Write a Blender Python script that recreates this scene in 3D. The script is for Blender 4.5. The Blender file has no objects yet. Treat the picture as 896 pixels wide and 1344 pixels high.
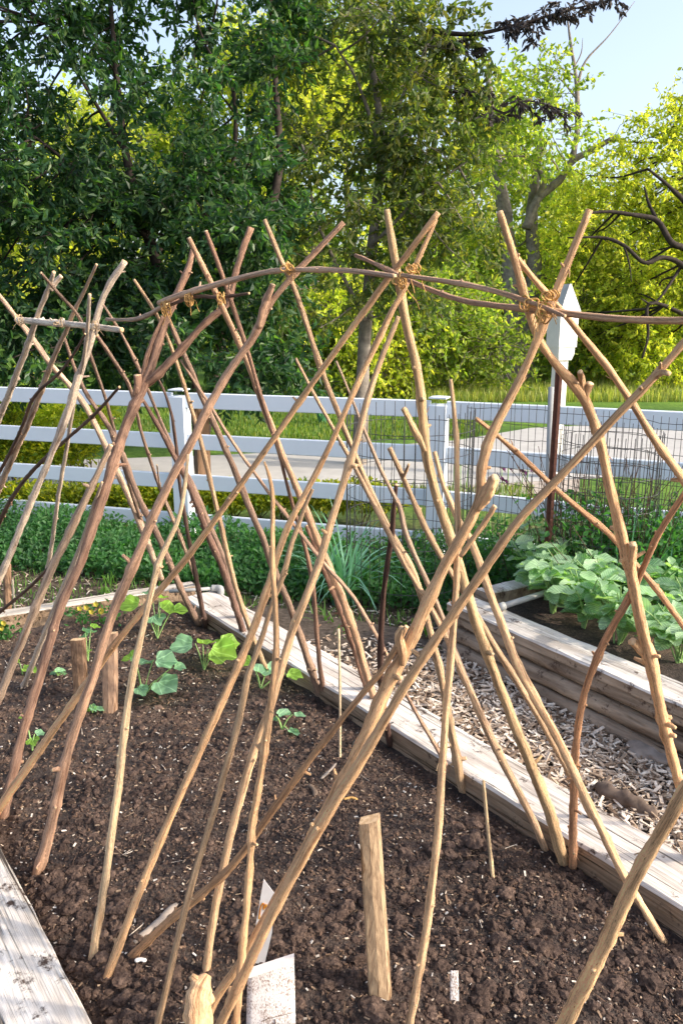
import bpy, math, random
import numpy as np
from mathutils import Vector, noise
random.seed(7); R=np.random.default_rng(7)
sc=bpy.context.scene; COL=sc.collection
PITCH=math.radians(14); CH=1.75; F=1050.0
CP,SP=math.cos(PITCH),math.sin(PITCH)
# ---------------------------------------------------------------- surveying helpers (turn a sight line into a place on the plot)
def ray(u,v):
    a=(u-448)/F; b=-(v-672)/F
    return np.array([a, CP+b*SP, -SP+b*CP])
def at(u,v,d):            # d = distance along the view axis
    return np.array([0,0,CH])+ray(u,v)*d
def onz(u,v,z=0.0):
    r=ray(u,v); return np.array([0,0,CH])+r*((z-CH)/r[2])
def dz(u,v,z=0.0): return (z-CH)/ray(u,v)[2]
NX,NY=.802,.597           # across the bed; along the bed is (-NY,NX)
def dn(u,v,n):            # view depth where the sight line meets the upright plane n across the bed
    r=ray(u,v); return n/(r[0]*NX+r[1]*NY)
def bed(n,s,z=0.0): return np.array([n*NX-s*NY, n*NY+s*NX, z])
# ---------------------------------------------------------------- materials
def new_mat(name):
    m=bpy.data.materials.new(name); m.use_nodes=True; nt=m.node_tree; nt.nodes.clear()
    return m,nt
def N(nt,t,**k):
    n=nt.nodes.new(t)
    for a,b in k.items():
        if a in ('inputs',):
            for i,vv in b.items(): n.inputs[i].default_value=vv
        else: setattr(n,a,b)
    return n
def ramp(nt,stops,fac,interp='LINEAR'):
    r=N(nt,'ShaderNodeValToRGB'); r.color_ramp.interpolation=interp
    e=r.color_ramp.elements
    while len(e)<len(stops): e.new(.5)
    for x,(p,c) in zip(e,stops): x.position=p; x.color=(*c,1)
    nt.links.new(fac,r.inputs[0]); return r
def mixc(nt,a,b,fac,mode='MIX'):
    m=N(nt,'ShaderNodeMix',data_type='RGBA',blend_type=mode)
    def s(sock,v):
        if hasattr(v,'is_linked'): nt.links.new(v,sock)
        elif isinstance(v,(int,float)): sock.default_value=v
        else: sock.default_value=(*v,1)
    s(m.inputs[0],fac); s(m.inputs[6],a); s(m.inputs[7],b); return m.outputs[2]
def bump(nt,h,st=.5,dist=.01):
    b=N(nt,'ShaderNodeBump',inputs={0:st,1:dist}); nt.links.new(h,b.inputs['Height']); return b.outputs[0]
def finish(nt,col,rough=.8,norm=None,spec=.3):
    p=N(nt,'ShaderNodeBsdfPrincipled'); o=N(nt,'ShaderNodeOutputMaterial')
    if hasattr(col,'is_linked'): nt.links.new(col,p.inputs['Base Color'])
    else: p.inputs['Base Color'].default_value=(*col,1)
    if hasattr(rough,'is_linked'): nt.links.new(rough,p.inputs['Roughness'])
    else: p.inputs['Roughness'].default_value=rough
    p.inputs['Specular IOR Level'].default_value=spec
    if norm is not None: nt.links.new(norm,p.inputs['Normal'])
    nt.links.new(p.outputs[0],o.inputs[0]); return p
def noi(nt,vec,scale,det=4,rough=.6,dist=0):
    n=N(nt,'ShaderNodeTexNoise',inputs={'Scale':scale,'Detail':det,'Roughness':rough,'Distortion':dist})
    if vec is not None: nt.links.new(vec,n.inputs['Vector'])
    return n.outputs[0]
def vmul(nt,vec,s):
    m=N(nt,'ShaderNodeVectorMath',operation='MULTIPLY'); nt.links.new(vec,m.inputs[0]); m.inputs[1].default_value=s; return m.outputs[0]
def objco(nt): return N(nt,'ShaderNodeTexCoord').outputs['Object']
def gpos(nt): return N(nt,'ShaderNodeNewGeometry').outputs['Position']
def mat_bark():
    m,nt=new_mat('stick_bark')
    at_=N(nt,'ShaderNodeAttribute',attribute_name='bk').outputs['Vector']
    oi=N(nt,'ShaderNodeObjectInfo')
    add=N(nt,'ShaderNodeVectorMath',operation='ADD'); nt.links.new(at_,add.inputs[0]); 
    cx=N(nt,'ShaderNodeCombineXYZ'); nt.links.new(oi.outputs['Random'],cx.inputs[2])
    sc_=N(nt,'ShaderNodeVectorMath',operation='SCALE'); nt.links.new(cx.outputs[0],sc_.inputs[0]); sc_.inputs['Scale'].default_value=37
    nt.links.new(sc_.outputs[0],add.inputs[1]); v=add.outputs[0]
    big=noi(nt,vmul(nt,v,(.6,.6,3)),1.6,4,.6)
    streak=noi(nt,vmul(nt,v,(5,5,9)),1.0,5,.7,.4)
    fine=noi(nt,vmul(nt,v,(11,11,90)),1.0,5,.75)
    c1=ramp(nt,[(.32,(.60,.52,.48)),(.46,(1,1,1)),(.64,(1.5,1.45,1.35))],big)
    c2=ramp(nt,[(.30,(.38,.30,.26)),(.46,(.95,.93,.9)),(.7,(1.25,1.22,1.15))],streak)
    c3=ramp(nt,[(.36,(.45,.38,.33)),(.5,(1,1,1)),(.68,(1.25,1.25,1.2))],fine)
    c=mixc(nt,oi.outputs['Color'],c1.outputs[0],1,'MULTIPLY'); c=mixc(nt,c,c2.outputs[0],.85,'MULTIPLY'); c=mixc(nt,c,c3.outputs[0],.7,'MULTIPLY')
    vo=N(nt,'ShaderNodeTexVoronoi',inputs={'Scale':1.0}); nt.links.new(vmul(nt,v,(2.2,2.2,24)),vo.inputs['Vector'])
    kn=ramp(nt,[(.07,(.25,.16,.11)),(.16,(1,1,1))],vo.outputs['Distance'])
    c=mixc(nt,c,kn.outputs[0],.8,'MULTIPLY')
    h=N(nt,'ShaderNodeMath',operation='ADD'); nt.links.new(streak,h.inputs[0]); nt.links.new(fine,h.inputs[1])
    finish(nt,c,.72,bump(nt,h.outputs[0],1.0,.008),.2); return m
def mat_cut():
    m,nt=new_mat('cut_wood'); c=objco(nt)
    f=noi(nt,c,90,3); r=ramp(nt,[(.3,(.42,.27,.14)),(.7,(.72,.52,.32))],f)
    finish(nt,r.outputs[0],.75,bump(nt,f,.4,.002)); return m
def mat_timber(name,c0,c1,ax,dark=(.08,.06,.05),gs=1.0):
    # ax: direction of the grain in world space (unit); cross coordinates are built from it
    m,nt=new_mat(name); p=gpos(nt)
    d=N(nt,'ShaderNodeVectorMath',operation='DOT_PRODUCT',inputs={1:ax}); nt.links.new(p,d.inputs[0])
    e=N(nt,'ShaderNodeVectorMath',operation='DOT_PRODUCT',inputs={1:(-ax[1],ax[0],0)}); nt.links.new(p,e.inputs[0])
    sx=N(nt,'ShaderNodeSeparateXYZ'); nt.links.new(p,sx.inputs[0])
    cb=N(nt,'ShaderNodeCombineXYZ'); nt.links.new(d.outputs['Value'],cb.inputs[0]); nt.links.new(e.outputs['Value'],cb.inputs[1]); nt.links.new(sx.outputs[2],cb.inputs[2])
    v=cb.outputs[0]
    g=noi(nt,vmul(nt,v,(2.0,70*gs,70*gs)),1,6,.65,.6)
    crk=noi(nt,vmul(nt,v,(.9,38*gs,38*gs)),1,4,.6,.7)
    blot=noi(nt,vmul(nt,v,(3,8,8)),1,4,.6)
    a=ramp(nt,[(.3,c0),(.72,c1)],g)
    b=ramp(nt,[(.33,(.55,.5,.46)),(.6,(1.1,1.1,1.1))],blot)
    c=mixc(nt,a.outputs[0],b.outputs[0],.8,'MULTIPLY')
    k=ramp(nt,[(.345,dark),(.385,(.75,.73,.70)),(.44,(1,1,1))],crk)
    c=mixc(nt,c,k.outputs[0],.92,'MULTIPLY')
    dirt=noi(nt,v,9,6,.75); dr=ramp(nt,[(.57,(0,0,0)),(.64,(1,1,1))],dirt)
    c=mixc(nt,c,(.075,.05,.04),dr.outputs[0])
    h=N(nt,'ShaderNodeMath',operation='ADD'); nt.links.new(g,h.inputs[0]); nt.links.new(k.outputs[0],h.inputs[1])
    finish(nt,c,.8,bump(nt,h.outputs[0],1,.008),.15); return m
def mat_leaf(name,c0,c1,trans=.45,tc=(1.5,1.6,.5),rough=.5,c2=None,sscale=1.2,vein=None):
    m,nt=new_mat(name); g=N(nt,'ShaderNodeNewGeometry')
    st=[(0,c0),(.6,c1)]+([(1,c2)] if c2 else [(1,tuple(x*1.25 for x in c1))])
    r=ramp(nt,st,g.outputs['Random Per Island'])
    n=noi(nt,g.outputs['Position'],sscale,3); rr=ramp(nt,[(.3,(.6,.62,.7)),(.7,(1.2,1.2,1.1))],n)
    c=mixc(nt,r.outputs[0],rr.outputs[0],1,'MULTIPLY')
    p=N(nt,'ShaderNodeBsdfPrincipled'); p.inputs['Roughness'].default_value=rough; p.inputs['Specular IOR Level'].default_value=.35
    if vein:
        sx=N(nt,'ShaderNodeSeparateXYZ'); at2=N(nt,'ShaderNodeAttribute',attribute_name='bk'); nt.links.new(at2.outputs['Vector'],sx.inputs[0])
        def mt(op,a,b=None):
            q=N(nt,'ShaderNodeMath',operation=op)
            for i_,v_ in enumerate((a,b)):
                if v_ is None: continue
                if hasattr(v_,'is_linked'): nt.links.new(v_,q.inputs[i_])
                else: q.inputs[i_].default_value=v_
            return q.outputs[0]
        ay=mt('ABSOLUTE',sx.outputs[1])
        if vein=='palm':
            xs=mt('ADD',sx.outputs[0],.8); an=mt('ARCTAN2',ay,xs); q=mt('PINGPONG',an,.26); q=mt('MULTIPLY',q,xs); w1=mt('MINIMUM',q,ay)
        else:
            q=mt('SUBTRACT',sx.outputs[0],mt('MULTIPLY',ay,.8)); q=mt('PINGPONG',q,.14); w1=mt('MINIMUM',q,ay)
        vr=ramp(nt,[(.012,(1,1,1)),(.05,(0,0,0))],w1)
        c=mixc(nt,c,tuple(min(1,x*1.5+.10) for x in c1),mt('MULTIPLY',vr.outputs[0],.6))
        bn=N(nt,'ShaderNodeBump',inputs={0:.6,1:.004}); nt.links.new(w1,bn.inputs['Height']); nt.links.new(bn.outputs[0],p.inputs['Normal'])
    nt.links.new(c,p.inputs['Base Color'])
    t=N(nt,'ShaderNodeBsdfTranslucent'); tcn=mixc(nt,c,tc,1,'MULTIPLY'); nt.links.new(tcn,t.inputs[0])
    mx=N(nt,'ShaderNodeMixShader',inputs={0:trans}); nt.links.new(p.outputs[0],mx.inputs[1]); nt.links.new(t.outputs[0],mx.inputs[2])
    o=N(nt,'ShaderNodeOutputMaterial'); nt.links.new(mx.outputs[0],o.inputs[0]); return m
def mat_soil():
    m,nt=new_mat('bed_soil'); p=gpos(nt)
    a=noi(nt,p,3.5,6,.7); b=noi(nt,p,70,6,.75); f=noi(nt,p,260,3,.7)
    r=ramp(nt,[(.35,(.034,.027,.026)),(.52,(.082,.061,.053)),(.72,(.17,.13,.105))],b)
    l=ramp(nt,[(.36,(.5,.48,.5)),(.5,(1,1,1)),(.62,(1.9,1.7,1.5))],a)
    c=mixc(nt,r.outputs[0],l.outputs[0],1,'MULTIPLY')
    vo=N(nt,'ShaderNodeTexVoronoi',inputs={'Scale':120.0}); nt.links.new(p,vo.inputs['Vector'])
    h=N(nt,'ShaderNodeMath',operation='ADD'); nt.links.new(b,h.inputs[0]); nt.links.new(f,h.inputs[1])
    h2=N(nt,'ShaderNodeMath',operation='SUBTRACT'); nt.links.new(h.outputs[0],h2.inputs[0]); nt.links.new(vo.outputs['Distance'],h2.inputs[1])
    finish(nt,c,.85,bump(nt,h2.outputs[0],1,.012),.3); return m
def mat_clod():
    m,nt=new_mat('clod_soil'); p=gpos(nt); b=noi(nt,p,60,6,.75); g=N(nt,'ShaderNodeNewGeometry')
    r=ramp(nt,[(.35,(.042,.031,.027)),(.55,(.100,.073,.060)),(.75,(.22,.165,.13))],b)
    t=ramp(nt,[(0,(.55,.5,.5)),(1,(1.35,1.25,1.2))],g.outputs['Random Per Island'])
    finish(nt,mixc(nt,r.outputs[0],t.outputs[0],1,'MULTIPLY'),.9,bump(nt,b,1,.008),.2); return m
def mat_island(name,stops,rough=.8,sc_=60):
    m,nt=new_mat(name); g=N(nt,'ShaderNodeNewGeometry')
    r=ramp(nt,stops,g.outputs['Random Per Island']); n=noi(nt,g.outputs['Position'],sc_,3)
    t=ramp(nt,[(.3,(.6,.6,.6)),(.7,(1.15,1.15,1.15))],n)
    finish(nt,mixc(nt,r.outputs[0],t.outputs[0],1,'MULTIPLY'),rough,bump(nt,n,.5,.003),.25); return m
def mat_ground():
    m,nt=new_mat('ground_cover'); p=gpos(nt)
    a=noi(nt,p,.7,5,.6); b=noi(nt,p,14,5,.7)
    sx=N(nt,'ShaderNodeSeparateXYZ'); nt.links.new(p,sx.inputs[0])
    green=ramp(nt,[(.3,(.045,.10,.022)),(.55,(.085,.17,.035)),(.75,(.15,.22,.055))],b)
    var=ramp(nt,[(.35,(.7,.75,.7)),(.65,(1.5,1.35,.9))],a)
    g=mixc(nt,green.outputs[0],var.outputs[0],1,'MULTIPLY')
    dirt=ramp(nt,[(.3,(.028,.020,.016)),(.5,(.075,.055,.042)),(.78,(.19,.15,.12))],b)
    mr=N(nt,'ShaderNodeMapRange',inputs={1:6.6,2:8.2}); nt.links.new(sx.outputs[1],mr.inputs[0])
    c=mixc(nt,dirt.outputs[0],g,mr.outputs[0])
    finish(nt,c,.9,bump(nt,b,.8,.03),.15); return m
def mat_simple(name,c,rough=.5,nz=.15,scale=12,spec=.4,metal=0):
    m,nt=new_mat(name); p=gpos(nt); n=noi(nt,p,scale,5,.65)
    r=ramp(nt,[(.3,tuple(x*(1-nz) for x in c)),(.7,tuple(min(1,x*(1+nz)) for x in c))],n)
    q=finish(nt,r.outputs[0],rough,bump(nt,n,.15,.003),spec); q.inputs['Metallic'].default_value=metal; return m
M={}
AX=(-NY,NX,0); B2=(-.556,.831,0)
M['bark']=mat_bark(); M['cut']=mat_cut()
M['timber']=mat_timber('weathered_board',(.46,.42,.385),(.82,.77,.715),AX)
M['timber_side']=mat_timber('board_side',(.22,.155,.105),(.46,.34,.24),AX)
M['timber2']=mat_timber('weathered_cap_board',(.46,.435,.41),(.80,.77,.73),B2)
M['log']=mat_timber('stacked_log',(.15,.115,.09),(.44,.36,.28),B2,gs=.28)
M['far_timber']=mat_timber('far_board',(.34,.31,.27),(.66,.62,.56),(.88,.477,0))
M['stake']=mat_timber('split_stake',(.20,.13,.075),(.52,.38,.23),(.05,0,1.0),gs=.8)
def stake_mat(name,c0,c1):
    m,nt=new_mat(name); p=objco(nt)
    g=noi(nt,vmul(nt,p,(90,90,5)),1,6,.65,.7); k=noi(nt,vmul(nt,p,(35,35,3)),1,3,.5,1.2)
    a=ramp(nt,[(.3,c0),(.7,c1)],g); b=ramp(nt,[(.35,(.3,.22,.16)),(.45,(1,1,1))],k)
    finish(nt,mixc(nt,a.outputs[0],b.outputs[0],.8,'MULTIPLY'),.75,bump(nt,g,.8,.004),.2); return m
M['stake']=stake_mat('split_stake',(.20,.13,.08),(.50,.36,.225))
M['stake_dark']=stake_mat('old_stake',(.09,.05,.03),(.30,.19,.12))
M['soil']=mat_soil(); M['clod']=mat_clod(); M['ground']=mat_ground()
M['chip']=mat_island('wood_chip',[(0,(.15,.10,.07)),(.3,(.34,.25,.18)),(.6,(.58,.48,.39)),(1,(.88,.80,.70))])
M['chipbase']=mat_simple('chip_bed',(.085,.068,.056),.9,.6,40,.1)
M['fleck']=mat_island('soil_fleck',[(0,(.12,.07,.05)),(.5,(.22,.14,.09)),(.8,(.40,.30,.21)),(1,(.78,.73,.66))])
M['vinyl']=mat_simple('white_vinyl_shade_tint',(.70,.76,.84),.35,.03,6)  # white vinyl, with the blue skylit shade tinted into its base colour
M['road']=mat_simple('pale_road',(.40,.39,.38),.85,.12,3,.2)
M['gravel']=mat_simple('tan_verge',(.38,.33,.29),.9,.35,18,.1)
M['wire']=mat_simple('dark_wire',(.07,.07,.075),.5,.2,20,.5,.6)
M['rust']=mat_simple('rusty_post',(.13,.055,.038),.75,.35,30,.3)
M['pipe']=mat_simple('grey_pipe',(.30,.31,.31),.45,.1,20)
M['white']=mat_simple('white_paint',(.78,.77,.74),.45,.05,8)
M['roofgrey']=mat_simple('grey_roof',(.55,.55,.56),.6,.15,9)
M['darkhole']=mat_simple('dark_opening',(.01,.01,.01),.9,.1)
M['tag']=None
M['twine']=mat_simple('raffia_twine',(.52,.30,.105),.7,.3,150,.2)
M['twine_pale']=mat_simple('pale_raffia',(.50,.36,.22),.7,.3,150,.2)
M['band']=mat_simple('black_band',(.015,.015,.015),.5,.2)
M['trunk']=mat_simple('grey_bark',(.20,.175,.15),.9,.45,9,.1)
M['trunkdark']=mat_simple('dark_bark',(.045,.036,.032),.9,.45,14,.1)
M['rock']=mat_simple('grey_brown_rock',(.27,.23,.20),.85,.3,14,.2)
M['deadwood']=mat_simple('brown_deadwood',(.16,.12,.095),.9,.4,20,.1)
M['yellow']=mat_leaf('yellow_petal',(.75,.55,.05),(.85,.70,.10),.2,(1,1,1))
M['purple']=mat_leaf('purple_petal',(.05,.01,.04),(.12,.02,.09),.2,(1,1,1))
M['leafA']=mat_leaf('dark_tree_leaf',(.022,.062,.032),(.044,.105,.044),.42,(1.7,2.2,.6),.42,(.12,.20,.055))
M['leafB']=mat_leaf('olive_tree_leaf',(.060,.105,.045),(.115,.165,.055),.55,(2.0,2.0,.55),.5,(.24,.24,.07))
M['leafC']=mat_leaf('sunlit_leaf',(.28,.38,.06),(.46,.53,.09),.62,(1.9,1.8,.6),.55,(.64,.63,.14),.35)  # colour lightened to stand in for distant haze and backlit glow
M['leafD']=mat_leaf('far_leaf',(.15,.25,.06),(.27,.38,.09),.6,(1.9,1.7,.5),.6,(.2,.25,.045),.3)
M['leafE']=mat_leaf('mid_leaf',(.15,.25,.05),(.27,.37,.07),.6,(1.8,1.8,.6),.55,(.48,.52,.12),.4)
M['leafdk']=mat_leaf('branch_leaf',(.035,.032,.035),(.06,.05,.05),.25,(1.4,1.3,.9))
M['cover']=mat_leaf('ground_leaf',(.045,.14,.05),(.09,.23,.08),.5,(1.4,1.8,.5),.5,(.07,.16,.05),1.5)
M['shrub']=mat_leaf('yellow_shrub_leaf',(.10,.19,.025),(.28,.34,.03),.55,(1.7,1.6,.4),.5,(.5,.5,.04),2.5)
M['grass']=mat_leaf('grass_blade',(.06,.13,.02),(.14,.22,.04),.5,(1.5,1.5,.5),.5,(.28,.30,.09),.5)
M['meadow']=mat_leaf('meadow_blade',(.16,.24,.05),(.30,.36,.09),.5,(1.5,1.5,.6),.5,(.5,.48,.2),.5)
M['corn']=mat_leaf('seedling_blade',(.10,.22,.05),(.17,.32,.08),.5,(1.4,1.6,.4))
M['strap']=mat_leaf('strap_leaf',(.10,.26,.19),(.20,.40,.31),.4,(1.2,1.6,.6),.4)
M['potato']=mat_leaf('potato_leaf',(.20,.34,.19),(.30,.46,.28),.45,(1.3,1.5,.5),.4,(.38,.52,.34),5,vein='pin')
M['squash']=mat_leaf('squash_leaf',(.16,.36,.20),(.24,.46,.28),.5,(1.6,1.7,.35),.5,(.20,.36,.06),9,vein='palm')
M['squashl']=mat_leaf('lime_squash_leaf',(.20,.42,.06),(.30,.54,.08),.55,(1.4,1.4,.4),.5,(.33,.5,.06),9,vein='palm')
M['stem']=mat_simple('green_stem',(.22,.36,.12),.6,.2,40)
M['twig']=mat_simple('brown_twig',(.085,.055,.042),.85,.35,60,.1)
M['barn']=mat_simple('red_brown_boards',(.20,.075,.05),.8,.2,5,.1)
# ---------------------------------------------------------------- mesh building
class MB:
    def __init__(s): s.v=[]; s.f=[]; s.m=[]; s.bk=[]; s.n=0
    def add(s,v,f,mi=0,bk=None):
        v=np.asarray(v,float); s.v.append(v)
        s.bk.append(np.zeros_like(v) if bk is None else bk)
        for q in f: s.f.append([i+s.n for i in q]); s.m.append(mi)
        s.n+=len(v)
    def tube(s,P,r,k=8,mi=0,cap=None,rn=0.0,seed=0,flat=1.0):
        P=np.asarray(P,float); n=len(P)
        r=np.full(n,r) if np.isscalar(r) else np.asarray(r,float)
        T=np.gradient(P,axis=0); T/=np.linalg.norm(T,axis=1)[:,None]+1e-12
        up=np.array([0,0,1.]) if abs(T[0][2])<.9 else np.array([1.,0,0])
        X=np.cross(up,T[0]); X/=np.linalg.norm(X); L=0; vs=[];bk=[]
        for i in range(n):
            X=X-T[i]*np.dot(X,T[i]); X/=np.linalg.norm(X)+1e-12; Y=np.cross(T[i],X)
            if i: L+=np.linalg.norm(P[i]-P[i-1])
            for j in range(k):
                a=2*math.pi*j/k
                q=1.0
                if rn: q=1+rn*(noise.noise((math.cos(a)*1.3+seed,math.sin(a)*1.3,L*22+seed*3.7))+.6*noise.noise((math.cos(a)*2.6+seed,math.sin(a)*2.6,L*75)))*1.6
                vs.append(P[i]+(X*math.cos(a)+Y*math.sin(a)*flat)*r[i]*q); bk.append((math.cos(a),math.sin(a),L))
        fs=[[i*k+j,i*k+(j+1)%k,(i+1)*k+(j+1)%k,(i+1)*k+j] for i in range(n-1) for j in range(k)]
        s.add(vs,fs,mi,np.array(bk))
        if cap is not None:
            b=s.n-n*k
            s.f.append([b+j for j in range(k)][::-1]); s.m.append(cap)
            s.f.append([b+(n-1)*k+j for j in range(k)]); s.m.append(cap)
    def box(s,c,size,ax=(1,0,0),mi=0,tilt=None,bev=0.0,mi_side=None):
        # box with its length along ax (horizontal), optional small bevel
        ax=np.array(ax,float); ax/=np.linalg.norm(ax); ay=np.cross([0,0,1.],ax); ay/=np.linalg.norm(ay); az=np.cross(ax,ay)
        hx,hy,hz=[q/2 for q in size]; b=bev
        if not b:
            vs=[(x,y,z) for z in(-hz,hz) for y in(-hy,hy) for x in(-hx,hx)]
            fs=[[0,2,3,1],[4,5,7,6],[0,1,5,4],[2,6,7,3],[0,4,6,2],[1,3,7,5]]; mm=[1,0,1,1,1,1]
            V=[np.array(c)+ax*x+ay*y+az*z for x,y,z in vs]
            n0=len(s.f); s.add(V,fs,mi)
            if mi_side is not None:
                for i,q in enumerate(mm):
                    if q: s.m[n0+i]=mi_side
            return
        prof=[(-hy+b,-hz),(hy-b,-hz),(hy,-hz+b),(hy,hz-b),(hy-b,hz),(-hy+b,hz),(-hy,hz-b),(-hy,-hz+b)]
        V=[];k=8
        for x in(-hx,hx):
            for y,z in prof: V.append(np.array(c)+ax*x+ay*y+az*z)
        fs=[[j,(j+1)%k,k+(j+1)%k,k+j] for j in range(k)]+[list(range(k))[::-1],list(range(k,2*k))]
        n0=len(s.f); s.add(V,fs,mi)
        if mi_side is not None:
            for j in range(k):
                if j not in(3,4,5): s.m[n0+j]=mi_side
            s.m[n0+8]=s.m[n0+9]=mi_side
    def build(s,name,mats,origin=(0,0,0),parent=None,smooth=True):
        o=np.asarray(origin,float); me=bpy.data.meshes.new(name)
        V=np.concatenate(s.v)-o; me.from_pydata([tuple(x) for x in V],[],s.f)
        for m in (mats if isinstance(mats,(list,tuple)) else [mats]): me.materials.append(m)
        me.polygons.foreach_set('material_index',np.array(s.m,dtype=np.int32))
        me.polygons.foreach_set('use_smooth',np.full(len(s.f),smooth))
        a=me.attributes.new('bk','FLOAT_VECTOR','POINT'); a.data.foreach_set('vector',np.concatenate(s.bk).astype(np.float32).ravel())
        me.update()
        ob=bpy.data.objects.new(name,me); COL.objects.link(ob)
        if parent is not None:
            ob.parent=parent; ob.location=o-np.array(parent_world(parent))
        else: ob.location=o
        return ob
def parent_world(p):
    q=np.array(p.location,float)
    while p.parent is not None: p=p.parent; q=q+np.array(p.location)
    return q
def fastmesh(name,V,Fc,mat,origin=(0,0,0),parent=None,smooth=False,mi=None):
    # V (n,3), Fc (m,k) constant-size faces
    V=np.asarray(V,np.float32)-np.asarray(origin,np.float32); Fc=np.asarray(Fc,np.int32); m,k=Fc.shape
    me=bpy.data.meshes.new(name); me.vertices.add(len(V)); me.vertices.foreach_set('co',V.ravel())
    me.loops.add(m*k); me.loops.foreach_set('vertex_index',Fc.ravel())
    me.polygons.add(m); me.polygons.foreach_set('loop_start',np.arange(0,m*k,k,dtype=np.int32))
    try: me.polygons.foreach_set('loop_total',np.full(m,k,np.int32))
    except Exception: pass
    for q in (mat if isinstance(mat,(list,tuple)) else [mat]): me.materials.append(q)
    if mi is not None: me.polygons.foreach_set('material_index',np.asarray(mi,np.int32))
    me.polygons.foreach_set('use_smooth',np.full(m,smooth)); me.update(calc_edges=True)
    ob=bpy.data.objects.new(name,me); COL.objects.link(ob)
    if parent is not None: ob.parent=parent; ob.location=np.array(origin)-parent_world(parent)
    else: ob.location=origin
    return ob
def tag(o,label=None,cat=None,group=None,kind=None):
    if label:
        o['label']=label
    if cat: o['category']=cat
    if group: o['group']=group
    if kind: o['kind']=kind
    return o
def empty(name,loc,label,cat,group=None):
    o=bpy.data.objects.new(name,None); COL.objects.link(o); o.location=loc; o.empty_display_size=.1
    return tag(o,label,cat,group)
def struct(o,label=None):
    o['kind']='structure'
    if label: o['label']=label
    return o
def cr(P,n=6):      # Catmull-Rom through control points (any dimension)
    P=np.asarray(P,float)
    if len(P)<3:
        return np.array([P[0]+(P[-1]-P[0])*t for t in np.linspace(0,1,n+1)])
    Q=np.vstack([2*P[0]-P[1],P,2*P[-1]-P[-2]]); out=[]
    for i in range(1,len(Q)-2):
        a,b,c,d=Q[i-1:i+3]
        for t in np.linspace(0,1,n,endpoint=False):
            out.append(.5*((2*b)+(-a+c)*t+(2*a-5*b+4*c-d)*t*t+(-a+3*b-3*c+d)*t**3))
    out.append(P[-1]); return np.array(out)
# leaves: rows of position, direction, length, width
def leaf_mesh(P,D,L,W,fold=.25,droop=.15,up=None):
    n=len(P); D=D/(np.linalg.norm(D,axis=1)[:,None]+1e-9)
    rnd=R.normal(size=(n,3)) if up is None else up+R.normal(size=(n,3))*.35
    S=np.cross(D,rnd); S/=np.linalg.norm(S,axis=1)[:,None]+1e-9; U=np.cross(S,D)
    L=L[:,None]; W=W[:,None]
    a=P; t=P+D*L-U*L*droop
    m=P+D*L*.45+U*W*0.0
    l=P+D*L*.42+S*W*.5+U*W*fold; r=P+D*L*.42-S*W*.5+U*W*fold
    l2=P+D*L*.75+S*W*.32+U*W*fold*.6-U*L*droop*.5; r2=P+D*L*.75-S*W*.32+U*W*fold*.6-U*L*droop*.5
    V=np.stack([a,l,l2,t,r2,r],1).reshape(-1,3)
    b=(np.arange(n)*6)[:,None]
    Fc=np.concatenate([b+np.array([0,1,2,3]),b+np.array([0,3,4,5])],1).reshape(-1,4)
    return V,Fc
def merge(parts):
    Vs=[];Fs=[];o=0
    for V,Fc in parts: Vs.append(V);Fs.append(Fc+o);o+=len(V)
    return np.concatenate(Vs),np.concatenate(Fs)
def rball(n,k=3.0):
    d=R.normal(size=(n,3)); d/=np.linalg.norm(d,axis=1)[:,None]; return d*(R.random(n)**(1/k))[:,None]
# ---------------------------------------------------------------- camera, light, sky
cam=bpy.data.cameras.new('camera'); co=bpy.data.objects.new('camera',cam); COL.objects.link(co); sc.camera=co
cam.sensor_fit='VERTICAL'; cam.angle=2*math.atan(672/F); cam.clip_end=600; cam.clip_start=.05
co.location=(0,0,CH); co.rotation_euler=(math.pi/2-PITCH,0,0)
cam.dof.use_dof=True; cam.dof.focus_distance=2.6; cam.dof.aperture_fstop=18.0
SKY=.31
SUNV=Vector((.83,-.21,.48)).normalized()
sl=bpy.data.lights.new('sun','SUN'); so=bpy.data.objects.new('sun',sl); COL.objects.link(so)
sl.energy=5.0; sl.angle=math.radians(1.2); sl.color=(1,.86,.68)
so.rotation_euler=SUNV.to_track_quat('Z','Y').to_euler(); so.location=(6,2,8)
w=bpy.data.worlds.new('World'); sc.world=w; w.use_nodes=True; nt=w.node_tree
sky=nt.nodes.new('ShaderNodeTexSky'); sky.sky_type='NISHITA'; sky.sun_disc=False
el=math.asin(SUNV.z); sky.sun_elevation=el; sky.sun_rotation=math.atan2(SUNV.x,SUNV.y); sky.air_density=1.0; sky.dust_density=4.0; sky.ozone_density=1.7
bg=nt.nodes['Background']; bg.inputs[1].default_value=SKY; hs=nt.nodes.new('ShaderNodeHueSaturation'); hs.inputs['Saturation'].default_value=.76; hs.inputs['Value'].default_value=1.22; nt.links.new(sky.outputs[0],hs.inputs['Color']); nt.links.new(hs.outputs[0],bg.inputs[0])
sc.view_settings.view_transform='Standard'; sc.view_settings.look='None'; sc.view_settings.exposure=0
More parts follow.
